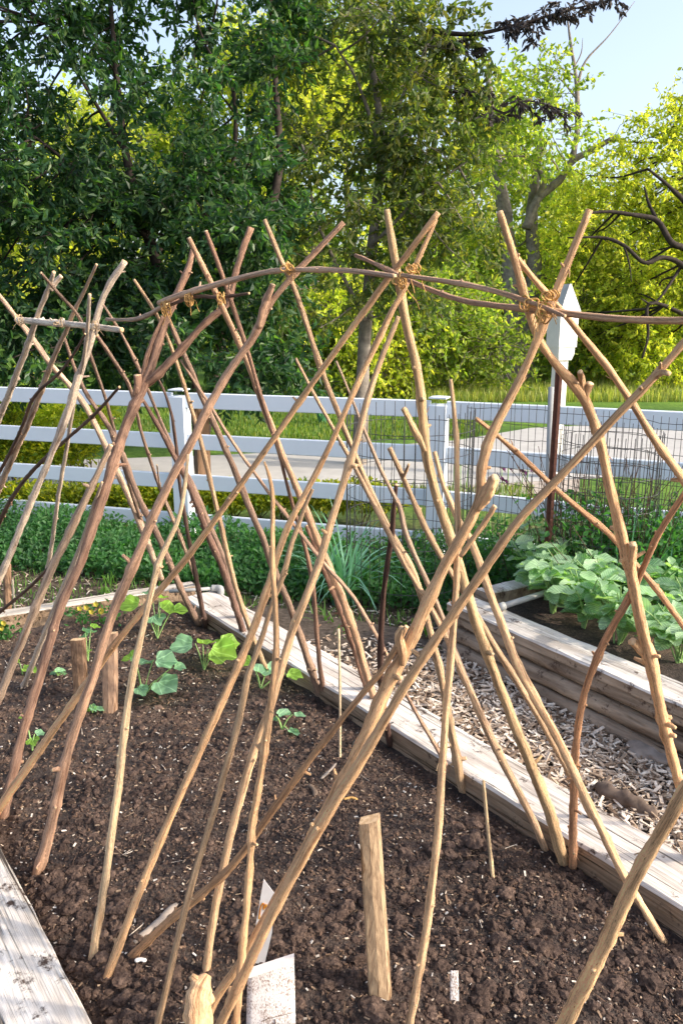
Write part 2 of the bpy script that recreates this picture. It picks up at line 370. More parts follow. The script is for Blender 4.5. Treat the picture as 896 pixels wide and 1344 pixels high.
# ---------------------------------------------------------------- ground, road, verge
GZ=-.20; PZ=-.13
def sheet(name,pts,mat,z,sub=1):
    mb=MB(); mb.add([(x,y,z) for x,y in pts],[list(range(len(pts)))]); o=mb.build(name,mat,smooth=False); return struct(o)
g=MB(); g.add([(-150,-40,GZ),(150,-40,GZ),(150,260,GZ),(-150,260,GZ)],[[0,1,2,3]]); struct(g.build('ground',M['ground'],smooth=False))
rf=[onz(u,v,GZ)[:2] for u,v in[(-500,612),(100,604),(280,598),(450,590),(600,578),(696,562),(896,553),(1500,548)]]
rn=[onz(u,v,GZ)[:2] for u,v in[(1500,615),(896,622),(560,640),(300,648),(100,650),(-500,650)]]
sheet('road',rf+rn,M['road'],GZ+.006)
vf=[onz(u,v,GZ)[:2] for u,v in[(540,641.5),(760,630)]]; vn=[onz(u,v,GZ)[:2] for u,v in[(760,646),(540,658)]]
sheet('verge',vf+vn,M['gravel'],GZ+.010)
# ---------------------------------------------------------------- raised bed: soil sheet
S0,S1=.35,4.47; N0,N1=.46,1.99
def soil_h(x,y,n):
    v=Vector((x,y,0)); h=.020*noise.noise(v*3.1)+.013*noise.noise(v*9)+.007*noise.noise(v*27)+.004*abs(noise.noise(v*70))
    h+=-.03*math.exp(-((n-N0)/.10)**2)-.025*math.exp(-((n-N1+.03)/.09)**2)
    return h-.004
def grid(n0,n1,s0,s1,dn_,ds_):
    ns=np.arange(n0,n1+1e-6,dn_); ss=np.arange(s0,s1+1e-6,ds_)
    V=np.zeros((len(ns)*len(ss),3)); k=0
    for s_ in ss:
        for n_ in ns:
            p=bed(n_,s_); V[k]=(p[0],p[1],soil_h(p[0],p[1],n_)); k+=1
    W=len(ns); i,j=np.meshgrid(np.arange(len(ss)-1),np.arange(W-1),indexing='ij'); b=(i*W+j).ravel()
    return V,np.stack([b,b+1,b+W+1,b+W],1)
V,Fc=grid(N0-.02,N1+.02,S0,S1,.010,.010)
struct(fastmesh('bed_soil',V,Fc,M['soil'],smooth=True),'dark moist garden soil filling the raised bed')
# clods (crumbly lumps) as deformed little blobs
def blobs(P,Rd,k=1,sq=.75,nz=.35):
    t=(1+5**.5)/2
    v=np.array([(-1,t,0),(1,t,0),(-1,-t,0),(1,-t,0),(0,-1,t),(0,1,t),(0,-1,-t),(0,1,-t),(t,0,-1),(t,0,1),(-t,0,-1),(-t,0,1)],float); v/=np.linalg.norm(v[0])
    f=[(0,11,5),(0,5,1),(0,1,7),(0,7,10),(0,10,11),(1,5,9),(5,11,4),(11,10,2),(10,7,6),(7,1,8),(3,9,4),(3,4,2),(3,2,6),(3,6,8),(3,8,9),(4,9,5),(2,4,11),(6,2,10),(8,6,7),(9,8,1)]
    v=list(map(tuple,v))
    for _ in range(k):
        nf=[];c={}
        def mid(a,b):
            q=(min(a,b),max(a,b))
            if q not in c:
                x=np.array(v[a])+np.array(v[b]); x/=np.linalg.norm(x); v.append(tuple(x)); c[q]=len(v)-1
            return c[q]
        for a,b,d in f:
            x,y,z=mid(a,b),mid(b,d),mid(d,a); nf+=[(a,x,z),(b,y,x),(d,z,y),(x,y,z)]
        f=nf
    v=np.array(v); f=np.array(f); n=len(P)
    ax=R.uniform(.65,1.3,(n,1,3)); ax[:,:,2]*=sq
    jit_=R.normal(size=(n,len(v),1))*nz*.4
    if k>=2:
        vv=np.repeat(v[None],n,0)+R.random((n,1,3))*40
        jit_=jit_*.5+.38*np.array([[noise.noise(Vector(q)*1.6) + .5*noise.noise(Vector(q)*3.7) for q in w_] for w_ in vv])[:,:,None]
    VV=v[None]*ax*(1+jit_)*np.asarray(Rd)[:,None,None]
    th=R.random(n)*6.28; c,s_=np.cos(th)[:,None],np.sin(th)[:,None]
    X=VV[:,:,0]*c-VV[:,:,1]*s_; Y=VV[:,:,0]*s_+VV[:,:,1]*c
    VV=np.stack([X,Y,VV[:,:,2]],2)+np.asarray(P)[:,None,:]
    return VV.reshape(-1,3),(f[None]+(np.arange(n)*len(v))[:,None,None]).reshape(-1,3)
def bedpts(n,s0,s1,n0=N0+.03,n1=N1-.03,pw=1.0,lift=0):
    nn=R.uniform(n0,n1,n); ss=s0+(s1-s0)*R.random(n)**pw; P=np.zeros((n,3))
    for i in range(n):
        p=bed(nn[i],ss[i]); P[i]=(p[0],p[1],soil_h(p[0],p[1],nn[i])+lift)
    return P
P=bedpts(11000,.6,2.8,pw=1.2); r_=R.gamma(2.0,.0036,len(P)); r_=np.clip(r_*.7,.002,.018)
P2=bedpts(800,.75,1.75,pw=1.0,n0=.9); r2=np.clip(R.gamma(2,.0055,800),.004,.030)
P3=bedpts(420,1.55,2.35,n0=.5,n1=.72); r3=np.clip(R.gamma(2.5,.0045,420),.004,.022)
P4=bedpts(6000,2.5,4.4); r4=np.clip(R.gamma(2,.0035,6000),.003,.02)
VA,FA=blobs(np.vstack([P,P4]),np.concatenate([r_,r4]),0)
VB_,FB_=blobs(np.vstack([P2,P3]),np.concatenate([r2,r3]),2,.75,.3)
P5=bedpts(26000,.6,2.6,pw=1.3); VC,FC=blobs(P5,np.clip(R.gamma(2,.0016,26000),.0015,.008),0,.9,.6)
V,Fc=merge([(VA,FA),(VB_,FB_),(VC,FC)])
tag(fastmesh('soil_clods',V,Fc,M['clod'],smooth=False),'crumbly brown clods of soil strewn over the raised bed','soil',kind='stuff')
# flecks: bark bits, straw, perlite
def flecks(P,L,W,flat=.35):
    n=len(P); th=R.random(n)*6.28; e=R.normal(size=n)*flat
    D=np.stack([np.cos(th)*np.cos(e),np.sin(th)*np.cos(e),np.sin(e)],1)
    Up=np.stack([R.normal(size=n)*.3,R.normal(size=n)*.3,np.ones(n)],1)
    S=np.cross(D,Up); S/=np.linalg.norm(S,axis=1)[:,None]; U=np.cross(S,D); L=L[:,None]/2;W=W[:,None]/2; H=W*.35
    q=R.uniform(.5,1,(n,1))
    V=np.stack([P-D*L-S*W-U*H,P+D*L-S*W*q-U*H,P+D*L+S*W-U*H,P-D*L+S*W*q-U*H,P-D*L-S*W+U*H,P+D*L-S*W*q+U*H,P+D*L+S*W+U*H,P-D*L+S*W*q+U*H],1).reshape(-1,3)
    b=(np.arange(n)*8)[:,None]
    Fq=np.concatenate([b+np.array(x) for x in([4,5,6,7],[0,1,5,4],[1,2,6,5],[2,3,7,6],[3,0,4,7])],1).reshape(-1,4)
    return V,Fq
n=13000; P=bedpts(n,.6,4.4,pw=1.35,lift=.004); L=np.clip(R.gamma(1.6,.0034,n)+.002,0,.03); W=L*R.uniform(.2,.8,n)
P_=bedpts(260,.7,4.2,pw=1.2,lift=.006); L2=R.uniform(.02,.06,260); W2=R.uniform(.0012,.003,260)
V,Fc=merge([flecks(P,L,np.clip(W,.001,.006)),flecks(P_,L2,W2,.2)])
tag(fastmesh('soil_debris',V,Fc,M['fleck']),'pale bark crumbs and straw bits scattered on dark soil','debris',kind='stuff')
# ---------------------------------------------------------------- timbers round the beds
def rough_beam(name,a,b,w,h,mats,label,cat='timber',zt=.06,group=None,jag=.006):
    # a,b : 2D ends of the centre line; top face at zt
    a=np.array([*a,0.]);b=np.array([*b,0.]); d=b-a; L=np.linalg.norm(d); d/=L; s=np.array([-d[1],d[0],0]); n=int(L/.04)+2
    prof=[(-w/2+.008,0),(-w/6,.001),(w/6,-.001),(w/2-.008,0),(w/2,-.009),(w/2-.002,-h*.5),(w/2,-h),(-w/2,-h),(-w/2+.002,-h*.5),(-w/2,-.009)]
    k=len(prof); V=[];
    for i in range(n):
        t=i/(n-1)
        for j,(y,z) in enumerate(prof):
            q=a+d*L*t
            yy=y+noise.noise((t*L*7,j*3.1,w*9))*jag; zz=z+noise.noise((t*L*6,j*2.3,5+w*7))*jag*(.8 if j<4 else .5)
            V.append(q+s*yy+np.array([0,0,zt+zz]))
    fs=[[i*k+j,i*k+(j+1)%k,(i+1)*k+(j+1)%k,(i+1)*k+j] for i in range(n-1) for j in range(k)]
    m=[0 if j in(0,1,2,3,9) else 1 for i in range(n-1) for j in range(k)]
    mb=MB(); mb.add(V,fs); mb.m=m
    mb.f+= [list(range(k))[::-1],[ (n-1)*k+j for j in range(k)]]; mb.m+=[1,1]
    o=mb.build(name,mats,origin=(a+b)/2+np.array([0,0,zt]),smooth=False)
    return tag(o,label,cat,group)
def nb(n,s_): return tuple(bed(n,s_)[:2])
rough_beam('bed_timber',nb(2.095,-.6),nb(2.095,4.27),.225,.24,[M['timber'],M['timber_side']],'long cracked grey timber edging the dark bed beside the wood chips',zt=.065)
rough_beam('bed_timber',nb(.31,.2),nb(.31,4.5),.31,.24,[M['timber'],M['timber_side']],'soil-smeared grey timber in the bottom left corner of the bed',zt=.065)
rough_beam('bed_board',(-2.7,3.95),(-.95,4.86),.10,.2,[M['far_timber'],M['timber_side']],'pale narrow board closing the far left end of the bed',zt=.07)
# wooden cap piece at the far corner with the pipe elbow
# ---------------------------------------------------------------- right raised bed
A2=np.array([.61,4.25]); D2=np.array([.556,-.831]); P2d=np.array([.831,.556])
def b2(s_,n_): return tuple(A2+D2*s_+P2d*n_)
rough_beam('cap_board',b2(-.02,.095),b2(3.1,.095),.20,.05,[M['timber2'],M['log']],'pale grey cap board along the top of the leafy right bed',zt=.16)
def log(s0,s1,n_,z,r,label,seed):
    mb=MB(); K=40; P=[]; rr=[]
    for i in range(K):
        t=i/(K-1); x,y=b2(s0+(s1-s0)*t,n_+.006*noise.noise((t*5,seed,0))); P.append((x,y,z+.006*noise.noise((t*6,seed,3)))); rr.append(r*(1+.07*noise.noise((t*9,seed,7))))
    mb.tube(P,rr,16,0,1,.10,seed); o=mb.build('stacked_log',[M['log'],M['cut']],origin=P[K//2]); return tag(o,label,'log','logs stacked as the wall of the right bed')
log(.03,3.1,.045,.068,.043,'topmost of the three logs walling the right bed, just under the cap board',1.3)
log(-.05,3.1,.03,-.018,.043,'middle log of the three stacked in the right bed wall',5.1)
log(-.02,3.1,.01,-.104,.044,'lowest log of the right bed wall, half sunk in wood chips',9.7)
rough_beam('end_board',b2(-.045,.28),b2(.0,.9),.12,.10,[M['timber2'],M['log']],'short grey board closing the far end of the right bed',zt=.165)
# soil of the right bed and the chip path
mb=MB(); q=[b2(.02,.15),b2(2.7,.15),b2(2.7,2.6),b2(-.1,2.6)]; mb.add([(x,y,.09) for x,y in q],[[0,1,2,3]]); struct(mb.build('right_bed_soil',M['soil'],smooth=False))
q=[nb(2.21,-1.8),nb(2.21,4.2),(-.55,5.0),(.35,4.6),b2(-.1,0.0),b2(3.2,0.0)]
mb=MB(); mb.add([(x,y,PZ) for x,y in q],[list(range(6))]); struct(mb.build('path',M['chipbase'],smooth=False),'wood chip path between the two raised beds')
n=13000; pts=[]
while len(pts)<n:
    s_=R.uniform(.2,4.2); nn=R.uniform(2.21,3.3); p=bed(nn,s_)
    rel=np.array(p[:2])-A2; 
    if rel@P2d>-.02 and rel@D2>-.06: continue
    if R.random()<(p[1]-3.75)/.75: continue
    if rel@D2<=-.06 and (p[1]>5.0 or R.random()<.55 or nn>2.95): continue
    pts.append((p[0],p[1],PZ+.004+R.random()*.03))
P=np.array(pts); n=len(P); L=R.gamma(3,.0095,n)+.007; W=np.clip(L*R.uniform(.10,.4,n),.002,.014)
V,Fc=flecks(P,L,W,.28)
tag(fastmesh('wood_chips',V,Fc,M['chip']),'grey shredded wood chips covering the path between the beds','wood chips',kind='stuff')
# ---------------------------------------------------------------- sticks
TAN=(.46,.31,.19); WARM=(.46,.29,.165); GREYB=(.30,.22,.165); GREY=(.34,.28,.23); DARK=(.13,.082,.062); RED=(.37,.205,.12); OL=(.38,.265,.155); MID=(.34,.235,.15)
CUT=GREY
def stick3d(pts,foot=None,cross=None,cn=1.22,fz='soil',d0=None,d1=None):
    """pts: (u,v,w) from top to foot.  Depth: foot meets the soil, the crossing meets the ridge plane."""
    A=np.array(pts,float)
    if len(A)>5:
        B_=A.copy(); B_[1:-1,:2]=.64*A[1:-1,:2]+.18*(A[:-2,:2]+A[2:,:2]); A=B_
    C=cr(A,6); 
    s_=np.concatenate([[0],np.cumsum(np.linalg.norm(np.diff(C[:,:2],axis=0),axis=1))])
    fi=len(C)-1; ci=0 if cross is None else cross*6
    df=d1 if d1 else dz(C[fi,0],C[fi,1],-.03); dc=d0 if d0 else dn(C[ci,0],C[ci,1],cn)
    k=(1/df-1/dc)/(s_[fi]-s_[ci]); inv=1/dc+k*(s_-s_[ci])
    return C,1/inv
POLES='stick poles of the bean trellis'
def stick(pts,label,col=MID,cross=None,cn=1.22,name='trellis_pole',group=POLES,cat='pole',branches=(),stubs=3,rn=.11,seed=None,d0=None,d1=None,jit=0,wob=1.0):
    seed=seed if seed is not None else pts[0][0]*.173+pts[0][1]*.37
    C,dep=stick3d(pts,cross=cross,cn=cn+jit,d0=d0,d1=d1)
    P=np.array([at(c[0],c[1],d) for c,d in zip(C,dep)]); r=C[:,2]/2*dep/F*.87
    # denser samples and natural unevenness
    Q=[];rr=[]
    for i in range(len(P)-1):
        m=max(1,int(np.linalg.norm(P[i+1]-P[i])/.014))
        for t in np.linspace(0,1,m,endpoint=False): Q.append(P[i]+(P[i+1]-P[i])*t); rr.append(r[i]+(r[i+1]-r[i])*t)
    Q.append(P[-1]); rr.append(r[-1]); Q=np.array(Q); rr=np.array(rr)
    L=np.concatenate([[0],np.cumsum(np.linalg.norm(np.diff(Q,axis=0),axis=1))])
    for i in range(len(Q)):
        q=L[i]
        Q[i]+=.22*wob*rr[i]*np.array([noise.noise((q*9,seed,0)),noise.noise((q*9,seed,9)),0])*.7
        rr[i]*=1+.07*noise.noise((q*16,seed,20))
    # nodes: local swellings with a small twig scar
    rng=random.Random(int(seed*1000)); mb=MB(); nodes=[]
    k=int(L[-1]*stubs)+1
    for _ in range(k):
        i=rng.randrange(3,max(4,len(Q)-3)); nodes.append(i)
        for j in range(-2,3):
            if 0<=i+j<len(rr): rr[i+j]*=1+.16*math.exp(-(j/1.1)**2)
    mb.tube(Q,rr,12,0,1,rn,seed)
    for i in nodes:
        i=min(i,len(Q)-2); T=Q[i+1]-Q[i]; T/=np.linalg.norm(T); a=np.cross(T,[rng.uniform(-1,1),rng.uniform(-1,1),rng.uniform(-1,1)]); a/=np.linalg.norm(a)+1e-9
        ln=rr[i]*rng.choice([.5,.5,.7,1.0,1.6]); e=Q[i]+a*(rr[i]*.8+ln)-T*ln*.8*rng.uniform(.2,1)
        b0=Q[i]+a*rr[i]*.2; w_=rr[i]*rng.uniform(.28,.5)
        mb.tube([b0,(b0+e)/2,e],[w_*1.4,w_,w_*.7],6,0,1,.1,seed)
    # peeled slivers of bark
    for _ in range(int(L[-1]*2.5)):
        i=rng.randrange(2,len(Q)-2); T=Q[i+1]-Q[i]; T/=np.linalg.norm(T); a=np.cross(T,[rng.uniform(-1,1),rng.uniform(-1,1),rng.uniform(-1,1)]); a/=np.linalg.norm(a)+1e-9
        b0=Q[i]+a*rr[i]*.9; l=rng.uniform(.006,.02); e=b0+T*l*rng.choice([-1,1])+a*l*.5
        mb.tube([b0,(b0+e)/2+a*.001,e],[.0016,.0012,.0005],4,0,None)
    o=mb.build(name,[M['bark'],M['cut']],origin=Q[-1]); tag(o,label,cat,group); f_=1.0 if sum(col)>.82 else (.90 if sum(col)>.6 else .70); col=tuple(min(.95,x*k_*f_) for x,k_ in zip(col,(2.03,2.09,2.18))); o.color=(*col,1)
    for B in branches:
        bp=B['pts']; bi=B['at']; dd=dep[min(len(dep)-1,bi*6)]+B.get('off',0)
        bC=cr(np.array(bp,float),6); dl=np.linspace(dd+B.get('tip',-.05),dd,len(bC))
        bP=np.array([at(c[0],c[1],d) for c,d in zip(bC,dl)]); br=bC[:,2]/2*dl/F
        m2=MB(); m2.tube(bP,br,14,0,1,.26,seed+3); c=m2.build('branch',[M['bark'],M['cut']],origin=bP[-1],parent=o); c.color=(*col,1)
    return Q,rr
S=stick
# near, tan, lower end on the left, leaning right
S([(575,279,9),(541,325,9),(505,370,10),(403,512,9),(371,561,9),(290,671,9),(243,738,10),(187,800,10),(147,850,10),(100,917,11),(54,981,12),(17,1035,13),(-12,1078,13)],'long straight tan pole slanting from the middle peak down to the far left edge',WARM,cross=2,jit=-.02,wob=.4)
S([(507,275,10),(515,327,12),(524,370,13),(534,437,13),(551,491,13),(553,538,14),(560,611,14),(574,654,14),(590,703,15),(604,745,15),(617,800,15),(641,864,15),(668,934,15),(691,995,16),(719,1054,17),(740,1134,17)],'tall thick pole with an S-bend rising above the middle tie, foot by the cracked timber',OL,cross=2,jit=.03,
  branches=[dict(pts=[(529,536,7),(537,551,8),(547,570,9),(557,592,7)],at=5)])
S([(572,288,6),(544,350,7),(532,377,8),(515,407,9),(484,468,9),(447,555,9),(425,602,9),(405,640,9),(396,656,9),(380,685,10),(367,716,11),(358,750,11),(349,780,12),(334,823,12),(322,852,12),(305,892,12),(285,935,12),(264,982,12),(230,1058,12),(207,1111,12),(169,1207,12),(137,1292,13)],'slender brown pole from the middle peak to the bottom left soil, knotted halfway',WARM,cross=2)
S([(410,642,5),(400,663,6),(394,685,7),(381,714,8),(375,745,9),(368,768,8),(356,791,7),(349,823,8),(336,858,8),(325,887,9),(320,915,10),(311,960,10),(300,994,10),(289,1036,10),(278,1076,10),(265,1115,10),(238,1207,10),(223,1280,10),(203,1362,11)],'rough thin pole second from the left among the sunlit poles at the bottom',MID,cn=.97)
S([(523,415,7),(511,445,8),(500,470,9),(480,527,10),(474,560,10),(451,634,11),(431,694,11),(420,740,12),(403,780,12),(385,823,12),(374,858,12),(363,900,12),(354,935,12),(340,962,12),(329,1000,12),(316,1045,12),(302,1096,12),(296,1127,12),(280,1200,12),(269,1285,13)],'smooth pale pole standing in the gnarled stump end at the bottom',TAN,cross=0,cn=1.17,wob=.6)
S([(347,606,3),(354,627,5),(359,647,6),(357,701,7),(357,754,8),(362,798,8),(363,836,8),(362,865,9),(358,896,10),(354,940,10),(348,976,11),(344,1009,11),(338,1045,10),(331,1076,11),(329,1118,11),(325,1173,11),(319,1246,12),(311,1322,12),(307,1385,12)],'wavy ragged pole with peeling bark rising beside the white tag',WARM,cn=.86,rn=.24,stubs=9)
# the big pair
S([(773,275,11),(733,374,12),(713,424,13),(693,478,13),(666,528,14),(650,558,15),(638,584,15),(629,622,15),(632,648,16),(622,675,15),(606,705,16),(583,740,17),(565,780,18),(538,847,20),(516,883,20),(496,925,20),(470,985,18),(440,1042,17),(405,1105,15),(368,1170,14),(334,1230,13),(318,1262,13),(280,1312,14),(262,1352,15)],'thick crooked pole with a swollen knob, running from the right peak to the bottom stump',WARM,cross=1,jit=-.01,stubs=5,
  branches=[dict(pts=[(649,626,9),(646,633,17),(641,643,19),(634,654,17),(626,668,12)],at=8),dict(pts=[(649,664,6),(636,685,7),(618,710,7),(604,730,6)],at=10,off=-.01),
            dict(pts=[(529,824,9),(524,838,12),(528,856,12),(527,872,9)],at=13,tip=-.03)])
S([(945,398,12),(896,449,12),(864,490,12),(804,550,12),(740,620,12),(706,655,13),(680,680,13),(634,749,14),(596,805,14),(565,847,15),(534,896,15),(511,934,15),(482,984,16),(450,1035,17),(415,1092,17),(380,1156,16),(345,1225,15),(318,1285,15),(270,1385,15)],'long straight pole crossing the whole right half from the right edge to the bottom left',WARM,cross=0,cn=1.12,stubs=2.5,wob=.5,
  branches=[dict(pts=[(876,490,7),(868,489,8),(860,494,8)],at=2)])
# stump end at the bottom
S([(273,1279,9),(269,1287,22),(263,1300,33),(261,1315,36),(262,1345,36),(258,1400,36)],'gnarled honey coloured stump end with a knot, bottom left of the white tag',WARM,cn=.62,name='stump_end',cat='stump',group=None,d0=1.80,d1=1.72,rn=.28,stubs=3)
S([(533,822,8),(516,858,8),(498,885,9),(478,907,9),(453,938,9),(430,969,10),(403,1000,10),(380,1034,11),(358,1063,11),(343,1085,11),(307,1138,11),(269,1169,12),(215,1215,12),(165,1262,12)],'dark reddish brown pole lying low across the soil behind the sunlit poles',(.37,.225,.13),cn=1.02,stubs=5)
S([(591,498,6),(597,548,7),(599,584,8),(599,641,8),(602,701,9),(600,745,10),(598,778,10),(595,823,10),(590,874,11),(586,920,11),(582,983,11),(578,1030,12),(577,1077,12),(565,1180,12),(552,1269,12),(532,1368,13)],'nearly upright slim pale pole in the middle with a frayed tie low down',TAN,cn=1.08,stubs=6)
# lower ends on the right
S([(347,288,7),(367,340,8),(384,370,8),(401,421,8),(418,478,8),(450,557,8),(467,600,8),(482,636,8),(498,669,8),(511,697,9),(523,718,11),(538,741,11),(552,776,10),(560,814,10),(572,856,11),(581,901,11),(587,935,12),(596,980,13),(607,1040,13)],'slim pole tied with raffia at its upper end, foot behind the upright pale pole',MID,cross=1,jit=.03)
S([(388,470,4),(408,511,5),(440,567,6),(464,610,7),(491,663,8),(514,707,8),(529,739,8),(556,782,8),(576,816,9),(594,856,9),(605,883,10),(619,912,10),(638,958,11),(658,996,11),(674,1030,11),(692,1059,11),(716,1117,11)],'thin straight pole whose foot stands on the soil left of the thickest foot',(.38,.26,.17),cross=0,cn=1.3)
S([(441,474,4),(458,514,4),(471,548,5),(478,565,5),(498,614,6),(516,651,6),(526,665,7),(529,694,8),(540,721,8),(558,759,8),(574,793,8),(594,850,8),(609,886,8),(640,958,8),(705,1085,8)],'thin grey kinked pole in front of the wire cage',GREYB,cn=1.35,cross=0)
S([(511,588,8),(529,627,8),(543,660,8),(558,692,9),(578,732,9),(606,772,9),(634,824,10),(654,857,10),(675,889,10),(706,940,9),(742,1005,9),(790,1100,9)],'short pole with a blunt top and one side twig before the wire cage',MID,cn=1.40,cross=0,
  branches=[dict(pts=[(536,609,3),(533,618,4),(529,627,4)],at=1)])
S([(570,593,7),(578,629,8),(594,667,9),(604,690,10),(616,705,11),(630,740,12),(640,775,12),(658,817,12),(674,864,13),(688,891,14),(713,937,13),(740,984,13),(767,1046,13),(798,1107,13),(821,1157,12),(844,1192,12),(871,1238,12)],'tan pole with a bent elbow over the wood chips, foot far right by the timber',TAN,cn=1.32,cross=0)
S([(520,636,6),(517,665,7),(514,698,8),(508,740,8),(503,780,8),(500,820,9),(499,856,9),(498,892,9),(504,940,9),(512,978,10)],'almost black upright stick in front of the wire cage',(.085,.050,.042),cn=1.55,cross=0,stubs=6)
# right group
S([(655,278,11),(668,314,11),(683,370,12),(693,411,13),(706,447,12),(730,481,12),(752,502,14),(765,520,16),(777,548,15),(787,577,15),(800,641,15),(814,701,16),(825,738,18),(830,765,17),(840,824,17),(854,867,19),(860,907,17),(874,968,16),(891,1025,16),(925,1150,17)],'thick knobbly forked pole on the right with a pale sawn stub',WARM,cross=3,jit=-.01,stubs=6,
  branches=[dict(pts=[(761,488,7),(763,500,8),(766,520,8)],at=7),dict(pts=[(774,503,10),(771,512,9),(768,525,8)],at=7,tip=-.02),dict(pts=[(830,714,10),(829,728,11),(826,745,10)],at=12),dict(pts=[(829,842,11),(838,850,12),(851,868,11)],at=15,tip=-.04)])
S([(672,330,7),(680,341,8),(703,370,9),(737,407,9),(763,441,10),(797,481,11),(827,524,11),(857,577,12),(881,610,12),(900,632,12),(960,740,13),(1050,960,14),(1120,1300,15)],'pole leaving the right peak and running off the right edge above the potato plants',WARM,cross=2)
S([(624,549,6),(656,574,7),(696,610,8),(730,644,8),(763,671,9),(799,698,9),(834,742,9),(864,776,9),(896,820,9),(970,940,10),(1040,1110,11)],'thin splintered pole sloping right across the rusty post',(.40,.24,.14),cn=1.30,cross=0)
S([(925,612,9),(896,649,9),(879,676,9),(863,698,9),(843,747,9),(824,790,10),(797,830,10),(783,864,10),(770,894,10),(760,937,10),(753,994,11),(752,1050,12),(751,1140,12)],'thorny red-brown curved pole over the right bed wall',RED,cn=1.62,cross=0,stubs=12)
S([(1080,700,15),(1010,830,17),(960,930,18),(896,1040,20),(872,1085,21),(848,1123,21),(821,1173,22),(790,1250,22),(744,1334,23),(725,1375,23)],'thickest smooth pole in the bottom right corner, cut by the frame',(.46,.31,.18),cross=2,cn=1.20,stubs=3,wob=.5)
# left groups
S([(451,292,8),(401,344,9),(372,375,9),(352,402,9),(345,418,11),(334,441,12),(317,464,12),(294,498,12),(267,545,13),(254,577,13),(233,612,13),(217,645,13),(203,674,14),(187,712,14),(171,753,14),(147,804,14),(134,850,14),(122,892,14),(104,941,15),(87,988,15),(77,1042,15),(61,1111,16),(49,1150,16)],'thick knotty pole with a broken fork top, foot beside the left timber',(.34,.215,.15),cross=1,stubs=6,
  branches=[dict(pts=[(358,373,7),(352,388,10),(346,405,11),(340,430,9)],at=4)])
S([(253,328,7),(249,352,9),(235,380,10),(218,418,11),(209,445,12),(201,480,12),(188,508,15),(177,530,15),(165,560,15),(154,591,15),(143,629,15),(132,663,14),(118,705,14),(107,740,13),(80,790,13),(64,850,14),(44,917,14),(27,971,14),(4,1075,15)],'dark knuckled pole that forks where three branches meet, left of centre',(.27,.165,.12),cross=3,stubs=6,
  branches=[dict(pts=[(329,298,8),(318,330,8),(307,368,8),(299,398,8),(276,418,9),(254,440,9),(232,465,10),(209,489,11),(190,505,11)],at=6,tip=-.15),
            dict(pts=[(214,415,5),(209,428,5),(198,454,6),(189,487,7),(184,508,8)],at=6,tip=-.03),dict(pts=[(180,492,9),(181,505,10),(179,520,9)],at=6,tip=-.03)])
S([(146,584,7),(134,609,9),(118,645,11),(98,683,12),(85,714,12),(70,740,12),(47,797,12),(20,864,12),(0,914,12),(-40,1010,13)],'grey pole with a tapered broken top leaning against the dark forked pole',GREYB,cn=.98,cross=0)
S([(134,633,4),(125,658,6),(112,701,6),(97,741,7),(77,783,7),(58,835,8),(30,905,8)],'thin grey stick squeezed between two thicker poles on the left',GREY,cn=.95,cross=0)
S([(164,343,9),(143,373,9),(132,398,9),(123,434,10),(116,465,9),(100,501,11),(92,534,12),(84,556,12),(69,594,10),(54,629,10),(40,661,10),(20,712,10),(0,760,11),(-55,880,12)],'pale grey pole bent near its sawn top, tallest of the left crossing',GREY,cross=3)
S([(118,386,5),(116,425,6),(112,470,6),(100,515,6),(94,544,6),(92,565,6),(84,610,6),(76,654,6),(69,712,6),(64,745,7),(54,790,7)],'thin pale stick in front of the bent grey pole on the left',GREY,cn=1.15,cross=1)
S([(71,357,6),(65,378,7),(51,409,8),(42,438,9),(33,463,9),(22,492,9),(9,525,10),(-10,570,10),(-75,710,11)],'pale pole with a two-pronged top at the far left crossing',GREY,cross=2,branches=[dict(pts=[(81,362,6),(74,370,7),(66,380,7)],at=1,tip=-.02)])
S([(127,347,4),(112,380,5),(98,407,6),(89,431,7),(74,460,7),(62,492,8),(51,520,9),(42,549,9),(25,580,9),(11,614,9),(0,640,9),(-40,730,10)],'slim pale pole with a knotted node crossing the top fence rail at left',GREYB,cross=2)
S([(112,438,3),(98,465,4),(78,492,4),(51,512,5),(40,526,5),(33,553,5),(18,587,5),(0,618,5),(-40,700,6)],'dark bowed twig hooking down over the left fence rails',DARK,cn=1.1,cross=0,stubs=4)
S([(157,508,4),(125,545,5),(94,571,5),(62,598,6),(29,632,6),(9,663,6),(-15,720,7)],'dark thin branch slanting across the left fence rails',DARK,cn=1.15,cross=0,stubs=5)
S([(78,728,3),(64,745,4),(40,770,5),(10,795,5),(-30,830,6)],'dark low twig arching over the far left soil',DARK,cn=.9,cross=0,stubs=3)
S([(-12,374,7),(0,388,7),(22,418,7),(38,436,8),(51,456,8),(69,483,8),(94,507,8),(112,530,9),(127,560,9),(140,589,9),(158,627,9),(171,656,9),(185,689,9),(198,725,9),(212,760,10)],'grey pole running from the left edge through the first tie to the far soil',GREYB,cross=2,jit=.02)
S([(83,437,4),(96,478,5),(107,505,6),(120,528,6),(134,545,7),(145,562,8),(165,605,9),(174,634,9),(187,665,9),(203,694,9),(216,721,9),(227,750,9),(244,787,9),(261,820,10)],'dark lumpy pole ending beside the pipe elbow at the far corner',(.20,.135,.105),cross=0,cn=1.28,stubs=7)
S([(54,358,4),(78,387,5),(98,407,5),(109,420,5),(118,469,5),(132,501,5),(141,530,5),(149,560,5),(170,640,6),(205,740,6)],'dark thin stick lying diagonally over the first crossbar',(.20,.14,.11),cross=2,cn=1.2)
S([(176,367,4),(194,393,5),(207,414,5),(220,443,5),(229,467,6),(238,494,6),(249,530,6),(258,558,7),(263,576,7),(272,616,7),(285,667,7),(296,716,8),(305,756,8),(311,778,8),(327,823,8),(337,850,8),(351,884,8)],'slender pole from behind the bowed crossbar, foot among the squash leaves',MID,cross=2)
